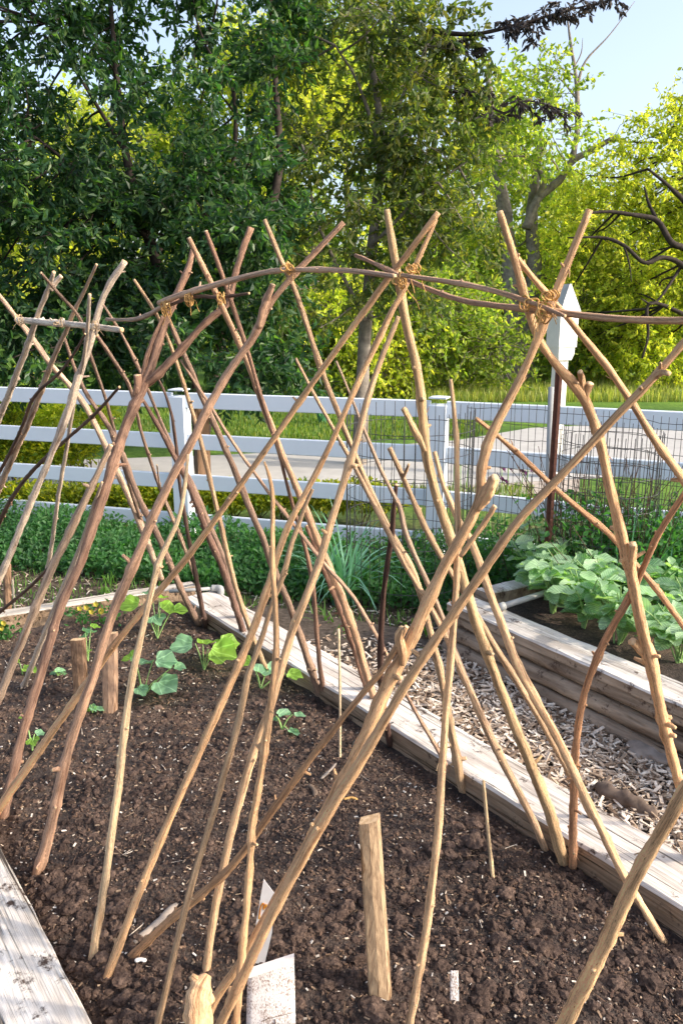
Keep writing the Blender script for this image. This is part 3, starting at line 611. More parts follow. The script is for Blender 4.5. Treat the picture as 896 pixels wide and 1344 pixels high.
S([(212,395,6),(225,427,7),(236,456,8),(249,478,8),(265,523,8),(283,560,9),(298,593,9),(316,636,10),(331,676,10),(345,705,10),(355,738,10),(372,775,10),(385,809,10),(396,840,11),(407,874,11),(420,915,12)],'dark grey-brown pole from the second tie to the middle of the long timber',(.24,.165,.125),cross=0)
S([(237,472,4),(260,508,4),(281,539,5),(292,560,5),(311,589,5),(334,620,5),(354,649,5),(381,683,5),(403,710,6),(425,741,6),(451,767,6),(467,787,6),(478,807,6),(494,834,6),(505,854,6),(523,893,6),(545,936,6),(574,981,7),(598,1030,7)],'very long thin stick sloping down to the frayed low tie',(.30,.20,.145),cn=1.3,cross=0)
S([(184,518,4),(196,540,6),(209,560,7),(220,582,7),(232,605,8),(247,633,9),(255,652,9),(267,689,9),(285,727,10),(291,742,10),(305,785,10),(320,829,10),(324,842,10)],'dark scaly pole ending against the far part of the long timber',(.17,.105,.085),cn=1.22,cross=0,stubs=8)
S([(136,400,3),(147,418,4),(158,434,4),(172,461,5),(188,495,5),(203,534,5),(214,559,5),(232,600,6),(254,636,7),(265,665,8),(276,692,8),(292,725,8),(303,770,8),(322,825,8)],'crooked thin pole hanging from the left crossbar tie',(.24,.165,.13),cross=2,cn=1.25)
S([(127,440,6),(149,472,6),(171,503,6),(180,540,5),(183,560,5),(194,593,5),(207,634,5),(222,668,5),(236,700,5),(252,745,5)],'thin dark curved stick passing behind the dark forked pole',(.22,.15,.12),cross=0,cn=1.27)
S([(200,482,3),(216,512,4),(225,540,4),(228,560,5),(233,593,5),(235,634,5),(241,667,6),(247,703,6),(254,739,7),(260,773,7),(270,822,8)],'thin black-brown stick beside the left fence post',(.11,.07,.06),cn=1.35,cross=0,stubs=4)
S([(206,610,2),(209,638,3),(218,663,4),(229,687,4),(246,730,4),(262,775,4)],'fine pale twig in front of the left fence post',GREYB,cn=1.3,cross=0,stubs=2)
S([(247,596,5),(242,645,6),(236,683,7),(220,712,8),(207,739,9),(202,765,9),(194,797,9),(182,847,10),(167,924,11),(161,988,11),(156,1030,12),(151,1065,12),(140,1146,12),(121,1260,13)],'wavy pale pole curving down to the soil in front of the two dark stakes',(.45,.33,.21),cn=.92,cross=0)
S([(248,312,7),(264,347,8),(284,384,8),(300,421,9),(314,451,9),(324,471,9),(337,508,9),(347,538,10),(356,558,10),(367,590,10),(384,627,10),(397,657,11),(414,701,11),(432,747,12),(454,794,12),(470,844,12),(480,887,12),(497,935,12)],'sturdy brown pole from the second peak to the chip side of the long timber',(.34,.215,.14),cross=2,jit=.02)
S([(402,690,5),(414,716,8),(427,752,8),(443,790,8),(467,857,8),(487,925,9)],'ragged broken stick just left of the sturdy brown pole above the timber',(.24,.14,.10),cn=1.75,cross=0,stubs=10,rn=.3)
S([(270,303,6),(287,347,7),(300,384,7),(310,417,7),(324,455,6),(345,530,6),(362,580,5),(369,605,5),(376,634,5),(385,667,6),(397,703,6),(406,740,7),(412,773,7),(414,814,7),(418,865,7),(425,916,8)],'thin dark pole second from left of the upright tips at the bowed crossbar',(.25,.155,.115),cross=2,cn=1.24)
# crossbars along the ridge
def bar(pts,label,col,n=1.22,stubs=3):
    return S(pts,label,tuple(x*1.3 for x in (col if sum(col)<.5 else (col[0]*1.03,col[1],col[2]*.95))),name='crossbar',cat='crossbar',group='crossbars tied along the ridge of the trellis',d0=dn(pts[0][0],pts[0][1],n),d1=dn(pts[-1][0],pts[-1][1],n),stubs=stubs,wob=.5)
bar([(23,420,9),(60,423,10),(110,427,9),(160,433,8)],'thick pale grey crossbar at the far left end of the trellis',(.36,.31,.27),1.20)
bar([(140,419,5),(160,420,5),(178,420,6),(195,414,7),(208,405,7),(218,398,7)],'bent grey-brown crossbar piece joining the far left bar to the bowed bar',(.25,.185,.15),1.19)
bar([(209,398,8),(232,388,9),(268,378,9),(300,369,9),(340,358,8),(370,354,8),(400,354,8),(440,354,8),(470,356,8),(500,360,8),(518,363,8)],'long bowed crossbar arching from the second tie to the middle peak',(.31,.215,.16),1.17)
bar([(216,404,5),(240,394,5),(262,389,5),(290,390,5),(327,385,4)],'short dark twig lashed under the bowed crossbar',DARK,1.18,6)
bar([(466,335,5),(484,342,6),(505,352,7),(530,365,7),(560,379,8),(590,390,8),(620,398,9),(650,401,9),(686,405,10),(706,408,8)],'sagging dark crossbar crossing under the smooth bar between middle and right peaks',(.28,.18,.13),1.21,7)
bar([(527,361,6),(560,366,7),(600,371,8),(640,379,8),(680,391,8),(712,402,7),(741,415,6)],'smooth crossbar from the middle tie down to the right peak with a sawn end',(.33,.22,.155),1.15)
bar([(694,402,9),(720,408,10),(745,412,10),(800,418,11),(850,421,11),(896,421,12),(990,414,13)],'straight stout crossbar running off the right edge at the right peak',(.36,.23,.15),1.18)
# ---------------------------------------------------------------- ties
def tie(u,v,label,r=.022,n_=1.16,col='twine',turns=4,loose=4,axis=(1,.2,.1),wid=.0017):
    r*=.82; turns=max(3,int(turns*.7)); loose=int(loose*.6); c=at(u,v,dn(u,v,n_)); mb=MB(); rng=random.Random(int(u*7+v)); ax=np.array(axis,float); ax/=np.linalg.norm(ax)
    x=np.cross(ax,[0,0,1.]); x/=np.linalg.norm(x); y=np.cross(ax,x)
    for t in range(turns):
        off=rng.uniform(-.014,.014); tl=rng.uniform(-.6,.6); P=[]
        for a in np.linspace(0,2*math.pi,22):
            rr=r*(1+.12*math.sin(3*a+t)); P.append(c+ax*(off+tl*r*math.cos(a))+(x*math.cos(a)+y*math.sin(a))*rr)
        mb.tube(P,wid,5)
    for t in range((loose+1)//2):
        P=[c+ax*rng.uniform(-.01,.01)+np.array([0,-r*.8,0])]; d=np.array([rng.uniform(-1,1),rng.uniform(-.5,.1),rng.uniform(-1,.3)])
        for k in range(5): P.append(P[-1]+d*.007+np.array([0,0,-.003*k])+np.array([rng.uniform(-1,1),0,rng.uniform(-1,1)])*.004)
        mb.tube(cr(P,3),wid*.55,4)
    for t in range(2):
        a=rng.uniform(0,6.28); k=c+np.array([0,-r*1.05,0])+ax*rng.uniform(-.01,.01); P=[k+np.array([math.cos(b)*.008,-.003*math.sin(2*b),math.sin(b)*.007]) for b in np.linspace(0,6.28,12)]
        mb.tube(P,wid*1.1,5)
    tag(mb.build('twine_tie',M[col],origin=c),label,'tie','raffia ties holding the trellis together')
tie(27,420,'pale raffia tie wrapped at the far left end of the grey crossbar',.030,col='twine_pale',turns=6)
tie(78,424,'raffia loop halfway along the far left grey crossbar',.026,col='twine_pale')
tie(127,428,'raffia tie where the bent grey pole meets the left crossbar',.026,col='twine_pale',loose=6)
tie(219,405,'orange raffia lashing at the left end of the bowed crossbar',.028,turns=8,loose=8)
tie(251,393,'orange raffia bundle with a long dangling tail on the bowed crossbar',.022,turns=7,loose=9)
tie(291,392,'thin raffia strand at the three crossing tips',.020,turns=3,loose=3)
tie(377,352,'yellow raffia knot with trailing ends on the arch of the crossbar',.018,turns=6,loose=6)
tie(524,369,'thin raffia band around the tall S-bent pole',.020,turns=3,loose=2)
tie(540,353,'bright yellow raffia tuft just right of the middle peak',.012,turns=4,loose=5)
tie(692,398,'orange raffia binding on the right peak pole',.016,turns=5,loose=3)
tie(721,388,'yellow raffia tuft above the crossbar at the right peak',.010,turns=4,loose=5)
tie(710,411,'frayed orange raffia hanging below the right peak',.022,turns=4,loose=9)
tie(581,978,'frayed pale raffia tie low on the upright pole above the timber',.012,n_=1.35,col='twine_pale',turns=4,loose=9)
# black band round the timber
mb=MB(); P=[onz(u,v,.075) for u,v in[(463,985),(466,972),(482,963)]]; P=[P[0]+np.array([0,0,-.05]),P[0],P[1],onz(500,955,.078),onz(516,948,.08)]
mb.tube(cr(P,5),.0035,6); tag(mb.build('band',M['band'],origin=P[1]),'thin black band looped over the long cracked timber','band')
# ---------------------------------------------------------------- stakes
def stake(name,tl,tr,bl,br,label,mat,thick=.035,lean=0,group=None,cat='stake',z0=0):
    d=dz((bl[0]+br[0])/2,(bl[1]+br[1])/2,z0); mb=MB(); rng=random.Random(int(tl[0]))
    K=14; V=[]
    for i in range(K+1):
        t=i/K*1.12; l=(tl[0]+(bl[0]-tl[0])*t, tl[1]+(bl[1]-tl[1])*t); r_=(tr[0]+(br[0]-tr[0])*t, tr[1]+(br[1]-tr[1])*t)
        a=at(*l,d-lean*(1-t)); b=at(*r_,d-lean*(1-t)); j=lambda s_:noise.noise((t*6,s_,tl[0]))*.003
        m_=(a+b)/2+np.array([0,-.004+j(9),0])
        back=np.array([.006,thick,0]); e=np.array([.003,.002,0]); w_=(b-a)
        for q in(a+e+j(1),m_+j(2),b-w_*.06+j(3),b+np.array([.002,.006,0])+j(4),b+back+j(5),a+back+j(6),a+np.array([-.001,.006,0])): V.append(q)
    k=7; fs=[[i*k+j,i*k+(j+1)%k,(i+1)*k+(j+1)%k,(i+1)*k+j] for i in range(K) for j in range(k)]
    mb.add(V,fs,0); mb.f+=[list(range(k))]; mb.m+=[1]; mb.f+=[[K*k+j for j in range(k)][::-1]]; mb.m+=[0]
    o=mb.build(name,[mat,M['cut']],origin=at((bl[0]+br[0])/2,bl[1],d),smooth=False); return tag(o,label,cat,group)
stake('wooden_stake',(471,1083),(496,1077),(485,1318),(512,1315),'short split wooden stake standing alone in the front soil',M['stake'],.035,.0)
stake('wooden_stake',(92,841),(109,840),(97,918),(112,918),'weathered brown stake on the left half hidden by the diagonal pole',M['stake_dark'],.03)
stake('wooden_stake',(133,833),(151,832),(135,935),(151,934),'light brown stake just right of its darker twin among the squash',stake_mat('mid_stake',(.20,.12,.08),(.42,.28,.19)),.03)
stake('wooden_stake',(4,742),(11,742),(5,805),(12,805),'short reddish stake on the far left edge of the soil',M['stake_dark'],.03)
def rod(pts,label,col):
    return S(pts,label,col,name='thin_stake',cat='stake',group='thin straight marker sticks',d0=dz(pts[-1][0],pts[-1][1])*.985,stubs=1,wob=.3,rn=.08)
rod([(444,825,4),(446,900,4),(446,1001,4)],'thin straight stick standing left of the big pole pair',(.50,.37,.25))
rod([(634,1025,5),(640,1090,5),(647,1158,6)],'thin pointed stick standing in the soil by the long timber',(.50,.35,.22))
rod([(17,760,3),(19,790,3),(21,812,3)],'tiny pale stick on the far left soil',(.5,.42,.33))
# ---------------------------------------------------------------- white tags
def mat_tag():
    m,nt=new_mat('dirty_tag'); p=gpos(nt); n=noi(nt,vmul(nt,p,(1,1,.45)),330,4,.8); n2=noi(nt,p,25,3)
    s_=N(nt,'ShaderNodeMath',operation='MULTIPLY_ADD',inputs={1:.35,2:0.0}); nt.links.new(n2,s_.inputs[0])
    a=N(nt,'ShaderNodeMath',operation='ADD'); nt.links.new(n,a.inputs[0]); nt.links.new(s_.outputs[0],a.inputs[1])
    r=ramp(nt,[(.66,(.80,.77,.76)),(.76,(.30,.22,.18)),(.9,(.16,.11,.09))],a.outputs[0]); finish(nt,r.outputs[0],.4,None,.4); return m
M['tag']=mat_tag(); M['tagclean']=mat_simple('tag_plastic',(.80,.76,.72),.35,.06,30)
def plate(name,quad,d,label,mat,th=.0015,cat='plant tag',bend=.006):
    # quad: tl,tr,br,bl with depths
    mb=MB(); K=8; V=[]
    c=[at(q[0],q[1],d+(q[2] if len(q)>2 else 0)) for q in quad]
    for s_ in(0,1):
        for i in range(K+1):
            for j in range(K+1):
                x,y=j/K,i/K; p=(c[0]*(1-x)+c[1]*x)*(1-y)+(c[3]*(1-x)+c[2]*x)*y
                V.append(p+np.array([0,-bend*math.sin(x*math.pi)+s_*th,0]))
    fs=[];W=K+1
    for s_ in(0,1):
        o=s_*W*W
        for i in range(K):
            for j in range(K):
                q=[o+i*W+j,o+i*W+j+1,o+(i+1)*W+j+1,o+(i+1)*W+j]; fs.append(q if s_ else q[::-1])
    b=[j for j in range(W)]+[i*W+K for i in range(1,W)]+[K*W+j for j in range(K-1,-1,-1)]+[i*W for i in range(K-1,0,-1)]
    for i in range(len(b)):
        a1,a2=b[i],b[(i+1)%len(b)]; fs.append([a1,a2,a2+W*W,a1+W*W])
    mb.add(V,fs); return tag(mb.build(name,mat,origin=(c[2]+c[3])/2),label,cat)
dt=dz(350,1352,-.01)
o=plate('plant_tag',[(325,1275),(386,1257),(388,1345),(323,1356)],dt,'large white plastic plant tag speckled with soil at the bottom',M['tag'])
mb=MB(); c=[at(u,v,dt-.005) for u,v in[(324,1279),(325,1271),(386,1251),(386,1259)]]; mb.add([*c,*[q+np.array([0,-.010,-.004]) for q in c]],[[0,1,2,3],[4,7,6,5],[0,4,5,1],[1,5,6,2],[2,6,7,3],[3,7,4,0]]); mb.build('folded_lip',M['tagclean'],origin=c[0],parent=o,smooth=False)
mb=MB(); mb.tube([at(361,1338,dt-.007),at(362,1349,dt-.007)],.0012,5); mb.tube([at(343,1341,dt-.007),at(352,1337,dt-.008),at(365,1334,dt-.008),at(384,1329,dt-.006)],.0008,4); mb.build('pen_mark',M['deadwood'],origin=at(361,1343,dt-.007),parent=o)
d2=dz(338,1275,-.01)+.01
mb=MB(); pq=[(346,1154),(361,1174),(357,1225),(347,1266),(327,1268),(338,1200)]
V=[at(u,v,d2) for u,v in pq]; V+=[q+np.array([0,.002,0]) for q in V]; k=6
mb.add(V,[list(range(k)),list(range(k,2*k))[::-1]]+[[i,i+k,(i+1)%k+k,(i+1)%k] for i in range(k)])
o=tag(mb.build('plant_tag',M['tagclean'],origin=V[4],smooth=False),'pointed white plant tag with a small orange mark behind the big poles','plant tag')
mr_,ntt=new_mat('orange_print'); finish(ntt,(.75,.33,.03),.4); mr2,ntt=new_mat('red_print'); finish(ntt,(.35,.03,.02),.4)
mb=MB(); mb.tube(cr([at(u,v,d2-.003) for u,v in[(340,1206),(341,1196),(343,1188),(346,1186),(346,1194),(349,1187),(350,1192)]],3),.0022,5); mb.build('printed_mark',mr_,origin=at(343,1195,d2),parent=o)
mb=MB(); mb.tube(cr([at(u,v,d2-.0045) for u,v in[(341,1200),(342,1190),(346,1186),(347,1192)]],3),.0009,4); mb.build('printed_mark',mr2,origin=at(343,1194,d2),parent=o)
dd=dz(596,1312,0); plate('plant_tag',[(591,1274),(601,1274),(602,1318),(590,1318)],dd,'tiny white marker label poking out of the front soil',M['tag'],bend=.001)
# bits lying on the soil
def lying(pts,w_,label,mat,name='chip',cat='wood chip'):
    P=[onz(u,v,.012) for u,v in pts]; mb=MB(); mb.tube(cr(P,5),[w_*.6]+[w_]*(len(cr(P,5))-2)+[w_*.5],8,0,0,.3,pts[0][0],flat=.6); return tag(mb.build(name,mat,origin=P[0]),label,cat)
lying([(176,1237),(205,1212),(232,1186)],.011,'flat grey strip of old wood lying beside the low brown pole',M['rock'],'wood_strip','wood strip')
lying([(177,1261),(185,1259),(192,1261)],.007,'smooth white pebble on soil near the bottom left poles',M['white'],'pebble','pebble')
lying([(421,1022),(432,1012),(441,1002)],.006,'small grey broken stick behind the big pole',M['rock'],'broken_stick','stick')
lying([(405,1030),(412,1037),(413,1044)],.010,'dark knobby bark lump on the soil behind the big pole',M['deadwood'],'bark_lump','bark')
lying([(451,1049),(460,1047),(469,1049)],.006,'curled orange dry leaf on the dark soil',M['twine'],'dry_leaf','leaf')
def gz(u,v,z): return onz(u,v,z)
mb=MB(); P=[gz(785,1030,PZ+.03),gz(800,1042,PZ+.03),gz(825,1052,PZ+.03),gz(848,1066,PZ+.025),gz(862,1072,PZ+.015)]; C=cr(P,5); mb.tube(C,np.interp(np.linspace(0,1,len(C)),[0,.1,.5,.9,1],[.018,.035,.034,.03,.01]),12,0,0,.35,4.4)
tag(mb.build('rotten_log',M['deadwood'],origin=P[2]),'dark piece of rotten log lying on the wood chips','log')
V,Fc=blobs(np.array([gz(868,990,PZ+.01)]),[.12],3,.45,.12); tag(fastmesh('flat_rock',V,Fc,M['rock'],origin=gz(868,990,PZ),smooth=True),'flat brown-grey rock against the foot of the log wall','rock')
V,Fc=blobs(np.array([gz(810,966,PZ+.01)]),[.05],2,.5,.2); tag(fastmesh('bark_chunk',V,Fc,M['deadwood'],origin=gz(810,966,PZ),smooth=True),'dark chunk of bark at the base of the log wall','bark')
# pipes
def pipe(pts,r,label,name='pipe',parent=None,mat='pipe'):
    mb=MB(); P=[np.array(p,float) for p in pts]; mb.tube(P,r,12,0,0); return mb.build(name,M[mat],origin=P[0],parent=parent)
e0=bed(2.10,3.42,.09)
pr=empty('irrigation_pipe',onz(283,785,.09),'white plastic pipe with an elbow lying on the far corner of the timber','pipe')
a=onz(222,776,.09);b=onz(284,772,.09)
pipe([a,a+(b-a)*.5,b],.011,'',name='tube',parent=pr)
C=cr([b-np.array([.03,0,0]),b,b+np.array([.028,-.012,-.0]),b+np.array([.03,-.02,-.035])],5); mb=MB(); mb.tube(C,.021,14,0,0); mb.build('elbow',M['pipe'],origin=b,parent=pr)
pr=empty('conduit',onz(660,800,.185),'grey conduit pipe resting over the right bed cap board','pipe')
a=at(655,797,dz(655,797,.185));b=at(735,772,dz(655,797,.185)+.12); pipe([a,(a+b)/2,b],.017,'',name='tube',parent=pr)
mb=MB(); mb.tube([a-(b-a)*.02,a+(b-a)*.08],.023,14,0,0); mb.build('coupling',M['pipe'],origin=a,parent=pr)
mb=MB(); mb.tube([a+(b-a)*.02+np.array([0,0,-.01]),a+(b-a)*.02+np.array([-.01,-.02,-.22])],.012,10,0,0); mb.build('downpipe',M['rust'],origin=a,parent=pr)
# ---------------------------------------------------------------- white fence
fr=empty('board_fence',(-1.41,7.0,GZ),'white vinyl four-rail fence running across behind the garden','fence')
FP=[np.array(p) for p in[(-5.79,8.34),(-3.60,7.67),(-1.41,7.0),(.77,6.33),(2.82,5.42),(4.85,4.45)]]
TOPZ=1.075; SPC=.36
for i,p in enumerate(FP):
    ax=(FP[min(i+1,len(FP)-1)]-FP[max(i-1,0)]); ax=np.array([ax[0],ax[1],0])
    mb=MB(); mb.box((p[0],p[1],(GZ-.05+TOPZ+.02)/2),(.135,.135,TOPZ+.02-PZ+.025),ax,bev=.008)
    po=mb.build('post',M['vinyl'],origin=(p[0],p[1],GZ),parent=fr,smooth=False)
    mb=MB(); a_=ax/np.linalg.norm(ax); b_=np.array([-a_[1],a_[0],0]); h=.070; z=TOPZ+.02; c=np.array([p[0],p[1],0])
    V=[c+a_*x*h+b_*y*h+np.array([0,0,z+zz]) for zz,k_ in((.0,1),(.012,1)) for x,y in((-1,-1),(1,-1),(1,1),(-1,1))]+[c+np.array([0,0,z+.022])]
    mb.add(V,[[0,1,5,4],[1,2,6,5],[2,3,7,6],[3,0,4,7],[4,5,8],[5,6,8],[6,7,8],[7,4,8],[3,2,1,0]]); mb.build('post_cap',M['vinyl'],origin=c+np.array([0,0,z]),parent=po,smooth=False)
for i in range(len(FP)-1):
    a,b=FP[i],FP[i+1]; d=b-a; L=np.linalg.norm(d); d/=L; m_=(a+b)/2
    for k in range(4):
        z=TOPZ-.066-SPC*k
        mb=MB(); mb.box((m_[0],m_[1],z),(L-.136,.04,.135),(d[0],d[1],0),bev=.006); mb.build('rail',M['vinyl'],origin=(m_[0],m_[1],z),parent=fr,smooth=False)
# ---------------------------------------------------------------- wire cages, rusty post
def wires(name,label,curve,z0,z1,sp=.05,hs=.10,w=.0016,closed=False,jit=.004,cat='wire mesh',group=None,zj=.0):
    """curve: list of xy points; verticals every sp, horizontals every hs"""
    C=np.array(curve,float); s_=np.concatenate([[0],np.cumsum(np.linalg.norm(np.diff(C,axis=0),axis=1))]); mb=MB()
    rng=random.Random(len(C)*7+int(z1*100)); m=int(s_[-1]/sp); H=int((z1-z0)/hs)+1
    X=lambda q:np.array([np.interp(q,s_,C[:,0]),np.interp(q,s_,C[:,1])])
    zz=lambda q:zj*math.sin(q*3.1)
    for i in range(m+1):
        q=i*sp; p=X(q); j=[rng.uniform(-jit,jit) for _ in range(4)]
        mb.tube([(p[0]+j[0],p[1],z0),(p[0]+j[1],p[1]+j[2],(z0+z1)/2+zz(q)),(p[0]+j[3],p[1],z1+zz(q))],w,4)
    for k in range(H):
        z=z0+k*hs; P=[]
        for q in np.arange(0,s_[-1]+1e-6,min(.1,sp*2)): p=X(q); P.append((p[0],p[1]+rng.uniform(-jit,jit),z+zz(q)*k/H+rng.uniform(-jit,jit)*.6))
        mb.tube(P,w,4)
    c=C.mean(0); o=mb.build(name,M['wire'],origin=(c[0],c[1],z0),smooth=False); return tag(o,label,cat,group)
def circ(c,r,n=40): return [(c[0]+r*math.cos(t),c[1]+r*math.sin(t)) for t in np.linspace(0,2*math.pi,n)]
cc=at(537,600,5.45); wires('wire_cage','round wire mesh cage standing before the middle white post','' or circ(cc[:2],.43),-.2,1.13,.075,.15,.0023,group='wire cages')
wires('wire_cage','round wire mesh cage standing right of the rusty post',circ(at(800,600,4.9)[:2],.30),-.2,1.06,.05,.10,.0022,jit=.008,group='wire cages',zj=.01)
wires('wire_mesh','long sagging wire mesh fence on the right behind the potato plants',[tuple(at(u,600,d)[:2]) for u,d in[(610,5.7),(690,5.35),(760,5.15),(830,5.25),(900,5.0),(1010,4.8)]],-.2,1.14,.05,.10,.0019,jit=.012,zj=.03)
for k,(u0,d0_,lab) in enumerate([(880,4.7,'loose curled end of wire hanging at the right edge')]):
    mb=MB(); P=[at(u,v,4.7) for u,v in[(896,670),(870,662),(850,664),(820,655),(790,648),(740,636)]]; mb.tube(cr(P,5),.0016,5); q=at(884,650,4.7); mb.tube([q+np.array([math.cos(t),0,math.sin(t)])*.02 for t in np.linspace(0,6.2,16)],.0022,5)
    tag(mb.build('loose_wire',M['wire'],origin=q),lab,'wire')
d=4.95; mb=MB(); x0=at(713,482,d); x1=at(722,728,d)
tp=empty('steel_post',(x1[0],x1[1],GZ),'rusty brown steel fence post standing behind the right bed','post')
mb.box(((x0[0]+x1[0])/2,x1[1],(x0[2]+GZ)/2),(.042,.006,x0[2]-GZ),(1,0,0)); mb.build('flange',M['rust'],origin=x1,parent=tp,smooth=False)
mb=MB(); mb.box(((x0[0]+x1[0])/2,x1[1]-.017,(x0[2]+GZ)/2),(.006,.028,x0[2]-GZ-.004),(1,0,0)); 
for k in range(22): mb.box(((x0[0]+x1[0])/2,x1[1]-.036,GZ+.12+k*.055),(.012,.010,.012),(1,0,0))
mb.build('studs',M['rust'],origin=x1,parent=tp,smooth=False)
a=at(723,508,d-.02);b=at(733,728,d-.02); mb=MB(); mb.tube([(b[0]-.005,b[1],GZ),((a[0]+b[0])/2,a[1],(a[2]+GZ)/2),(a[0],a[1],a[2])],[.021,.019,.019],12,0,0,.05,2); tag(mb.build('grey_pole',M['pipe'],origin=(b[0],b[1],GZ)),'weathered grey pole strapped against the rusty steel post','pole')
# ---------------------------------------------------------------- bird house on a post, beyond the fence
def prism(mb,c,prof,ax=(1,0,0),mi=0):
    """prof: list of (z, half width x, half width y)"""
    V=[];ax=np.array(ax,float);ax/=np.linalg.norm(ax);ay=np.array([-ax[1],ax[0],0])
    for z,hx,hy in prof:
        for x,y in((-1,-1),(1,-1),(1,1),(-1,1)): V.append(np.array([c[0],c[1],z])+ax*x*hx+ay*y*hy)
    n=len(prof); fs=[[i*4+j,i*4+(j+1)%4,(i+1)*4+(j+1)%4,(i+1)*4+j] for i in range(n-1) for j in range(4)]+[[3,2,1,0],[4*n-4+j for j in range(4)]]
    mb.add(V,fs,mi)
hd=9.5; q=at(733,500,hd); hx=.165
Z=lambda v:at(733,v,hd)[2]
bh=empty('capped_post',(q[0],q[1],GZ),'tall slim white post with a boxy head and pointed cap beyond the fence','post')
AXH=(.93,.37,0)
mb=MB(); prism(mb,q,[(GZ,.065,.065),(Z(470),.065,.065)],AXH); mb.build('post',M['white'],origin=(q[0],q[1],GZ),parent=bh,smooth=False)
mb=MB(); prism(mb,q,[(Z(472),.09,.09),(Z(464),.11,.11),(Z(455),.112,.112),(Z(455)+.001,.125,.125),(Z(410),.125,.125)],AXH); mb.build('box',M['white'],origin=(q[0],q[1],Z(440)),parent=bh,smooth=False)
mb=MB(); prism(mb,q,[(Z(411),.135,.135),(Z(408),.14,.14),(Z(374),.012,.10)],AXH); mb.build('pointed_cap',M['roofgrey'],origin=(q[0],q[1],Z(400)),parent=bh,smooth=False)
# wooden post beyond the fence, far left barn
mb=MB(); c=onz(262,622,GZ); c=at(266,600,9.3); mb.box((c[0],c[1],(GZ+at(262,512,9.3)[2])/2),(.15,.13,at(262,512,9.3)[2]-GZ),(.9,.42,0),bev=.01); tag(mb.build('wooden_post',M['stake_dark'],origin=(c[0],c[1],GZ),smooth=False),'dark square wooden post behind the white fence at left','post')
# ---------------------------------------------------------------- trees
def crown_tree(name,label,cat,blobs_,leafmat,barkmat,trunks,L,W,n_leaf,droop=(0,0,-.5),limbs=(),group=None,twr=.006,tw=1.0,seedc=1,per=14,base=None,hang=.35):
    """blobs_: (u,v,depth,radius_m,weight); trunks: list of polylines [(u,v,d,r)]"""
    b0=base if base is not None else at(*trunks[0][0][:3]); b0=np.array([b0[0],b0[1],GZ])
    root=empty(name,b0,label,cat,group)
    mb=MB(); tp=[]
    for T in list(trunks)+list(limbs):
        P=cr([at(*q[:3]) for q in T],5); rr=np.interp(np.linspace(0,1,len(P)),np.linspace(0,1,len(T)),[q[3] for q in T])
        mb.tube(P,rr,10,0,0,.15,len(tp)); tp.append(P)
    TP=np.concatenate(tp)
    wts=np.array([b[4] for b in blobs_],float)*np.array([b[3]**2 for b in blobs_]); wts/=wts.sum()
    ntw=n_leaf//per; cnt=R.multinomial(ntw,wts); PL=[];DL=[]; tv=MB()
    for b,c in zip(blobs_,cnt):
        C=at(b[0],b[1],b[2]); i=np.argmin(((TP-C)**2).sum(1)); a=TP[i]
        # limb towards the blob
        if np.linalg.norm(C-a)>.15:
            m_=(a+C)/2+R.normal(size=3)*.12*b[3]; P=cr([a,m_,C],5); mb.tube(P,np.linspace(twr*3.2,twr*1.2,len(P)),5)
        S_=C+rball(c,2.2)*b[3]*np.array([1,.9,.85])
        # twig directions: outward plus droop
        D=(S_-C)/b[3]*.7+R.normal(size=(c,3))*.55+np.array(droop)*.4; D/=np.linalg.norm(D,axis=1)[:,None]
        LT=R.uniform(.5,1.3,c)*tw
        for k in range(c):
            s0=S_[k]; e=s0+D[k]*LT[k]
            if k%3==0: mb.tube([C+(s0-C)*.35+R.normal(size=3)*.05,s0,e],[twr,twr*.7,twr*.3],3)
            elif k%2==0: mb.tube([s0,e],[twr*.6,twr*.3],3)
        t=np.linspace(.05,1,per)[None,:]+R.uniform(-.05,.05,(c,per))
        Pk=S_[:,None,:]+D[:,None,:]*(LT[:,None]*t)[:,:,None]+R.normal(size=(c,per,3))*.03*tw
        Dk=D[:,None,:]*.5+R.normal(size=(c,per,3))*.6+np.array([0,0,-hang])
        PL.append(Pk.reshape(-1,3)); DL.append(Dk.reshape(-1,3))
    P=np.concatenate(PL);D=np.concatenate(DL); n=len(P)
    sz=R.uniform(.65,1.25,n)
    V,Fc=leaf_mesh(P,D,L*sz,W*sz*R.uniform(.8,1.2,n),.2,.2)
    mb.build('trunk',barkmat,origin=b0,parent=root)
    fastmesh('crown',V,Fc,leafmat,origin=b0,parent=root)
    return root
def cover_blobs(u0,u1,v0,v1,nu,nv,d0,d1,r,w=1,holes=(),jit=30):
    o=[]
    for i in range(nu):
        for j in range(nv):
            u=u0+(u1-u0)*(i+.5)/nu+R.uniform(-jit,jit); v=v0+(v1-v0)*(j+.5)/nv+R.uniform(-jit,jit)
            if any((u-h[0])**2+(v-h[1])**2<h[2]**2 for h in holes): continue
            o.append((u,v,R.uniform(d0,d1),r*R.uniform(.8,1.2),w))
    return o
HO=[(213,35,34),(50,70,24),(125,140,26),(330,10,30),(238,105,26),(170,160,22),(375,145,28),(70,225,16),(300,150,20)]
bl=cover_blobs(-120,400,-70,300,10,8,8.0,9.8,.28,.8,HO,26)+cover_blobs(-100,380,230,500,9,6,8.0,9.6,.33,1.25,((110,300,16),(250,330,14),(60,290,14),(330,260,18),(20,330,10)),24)
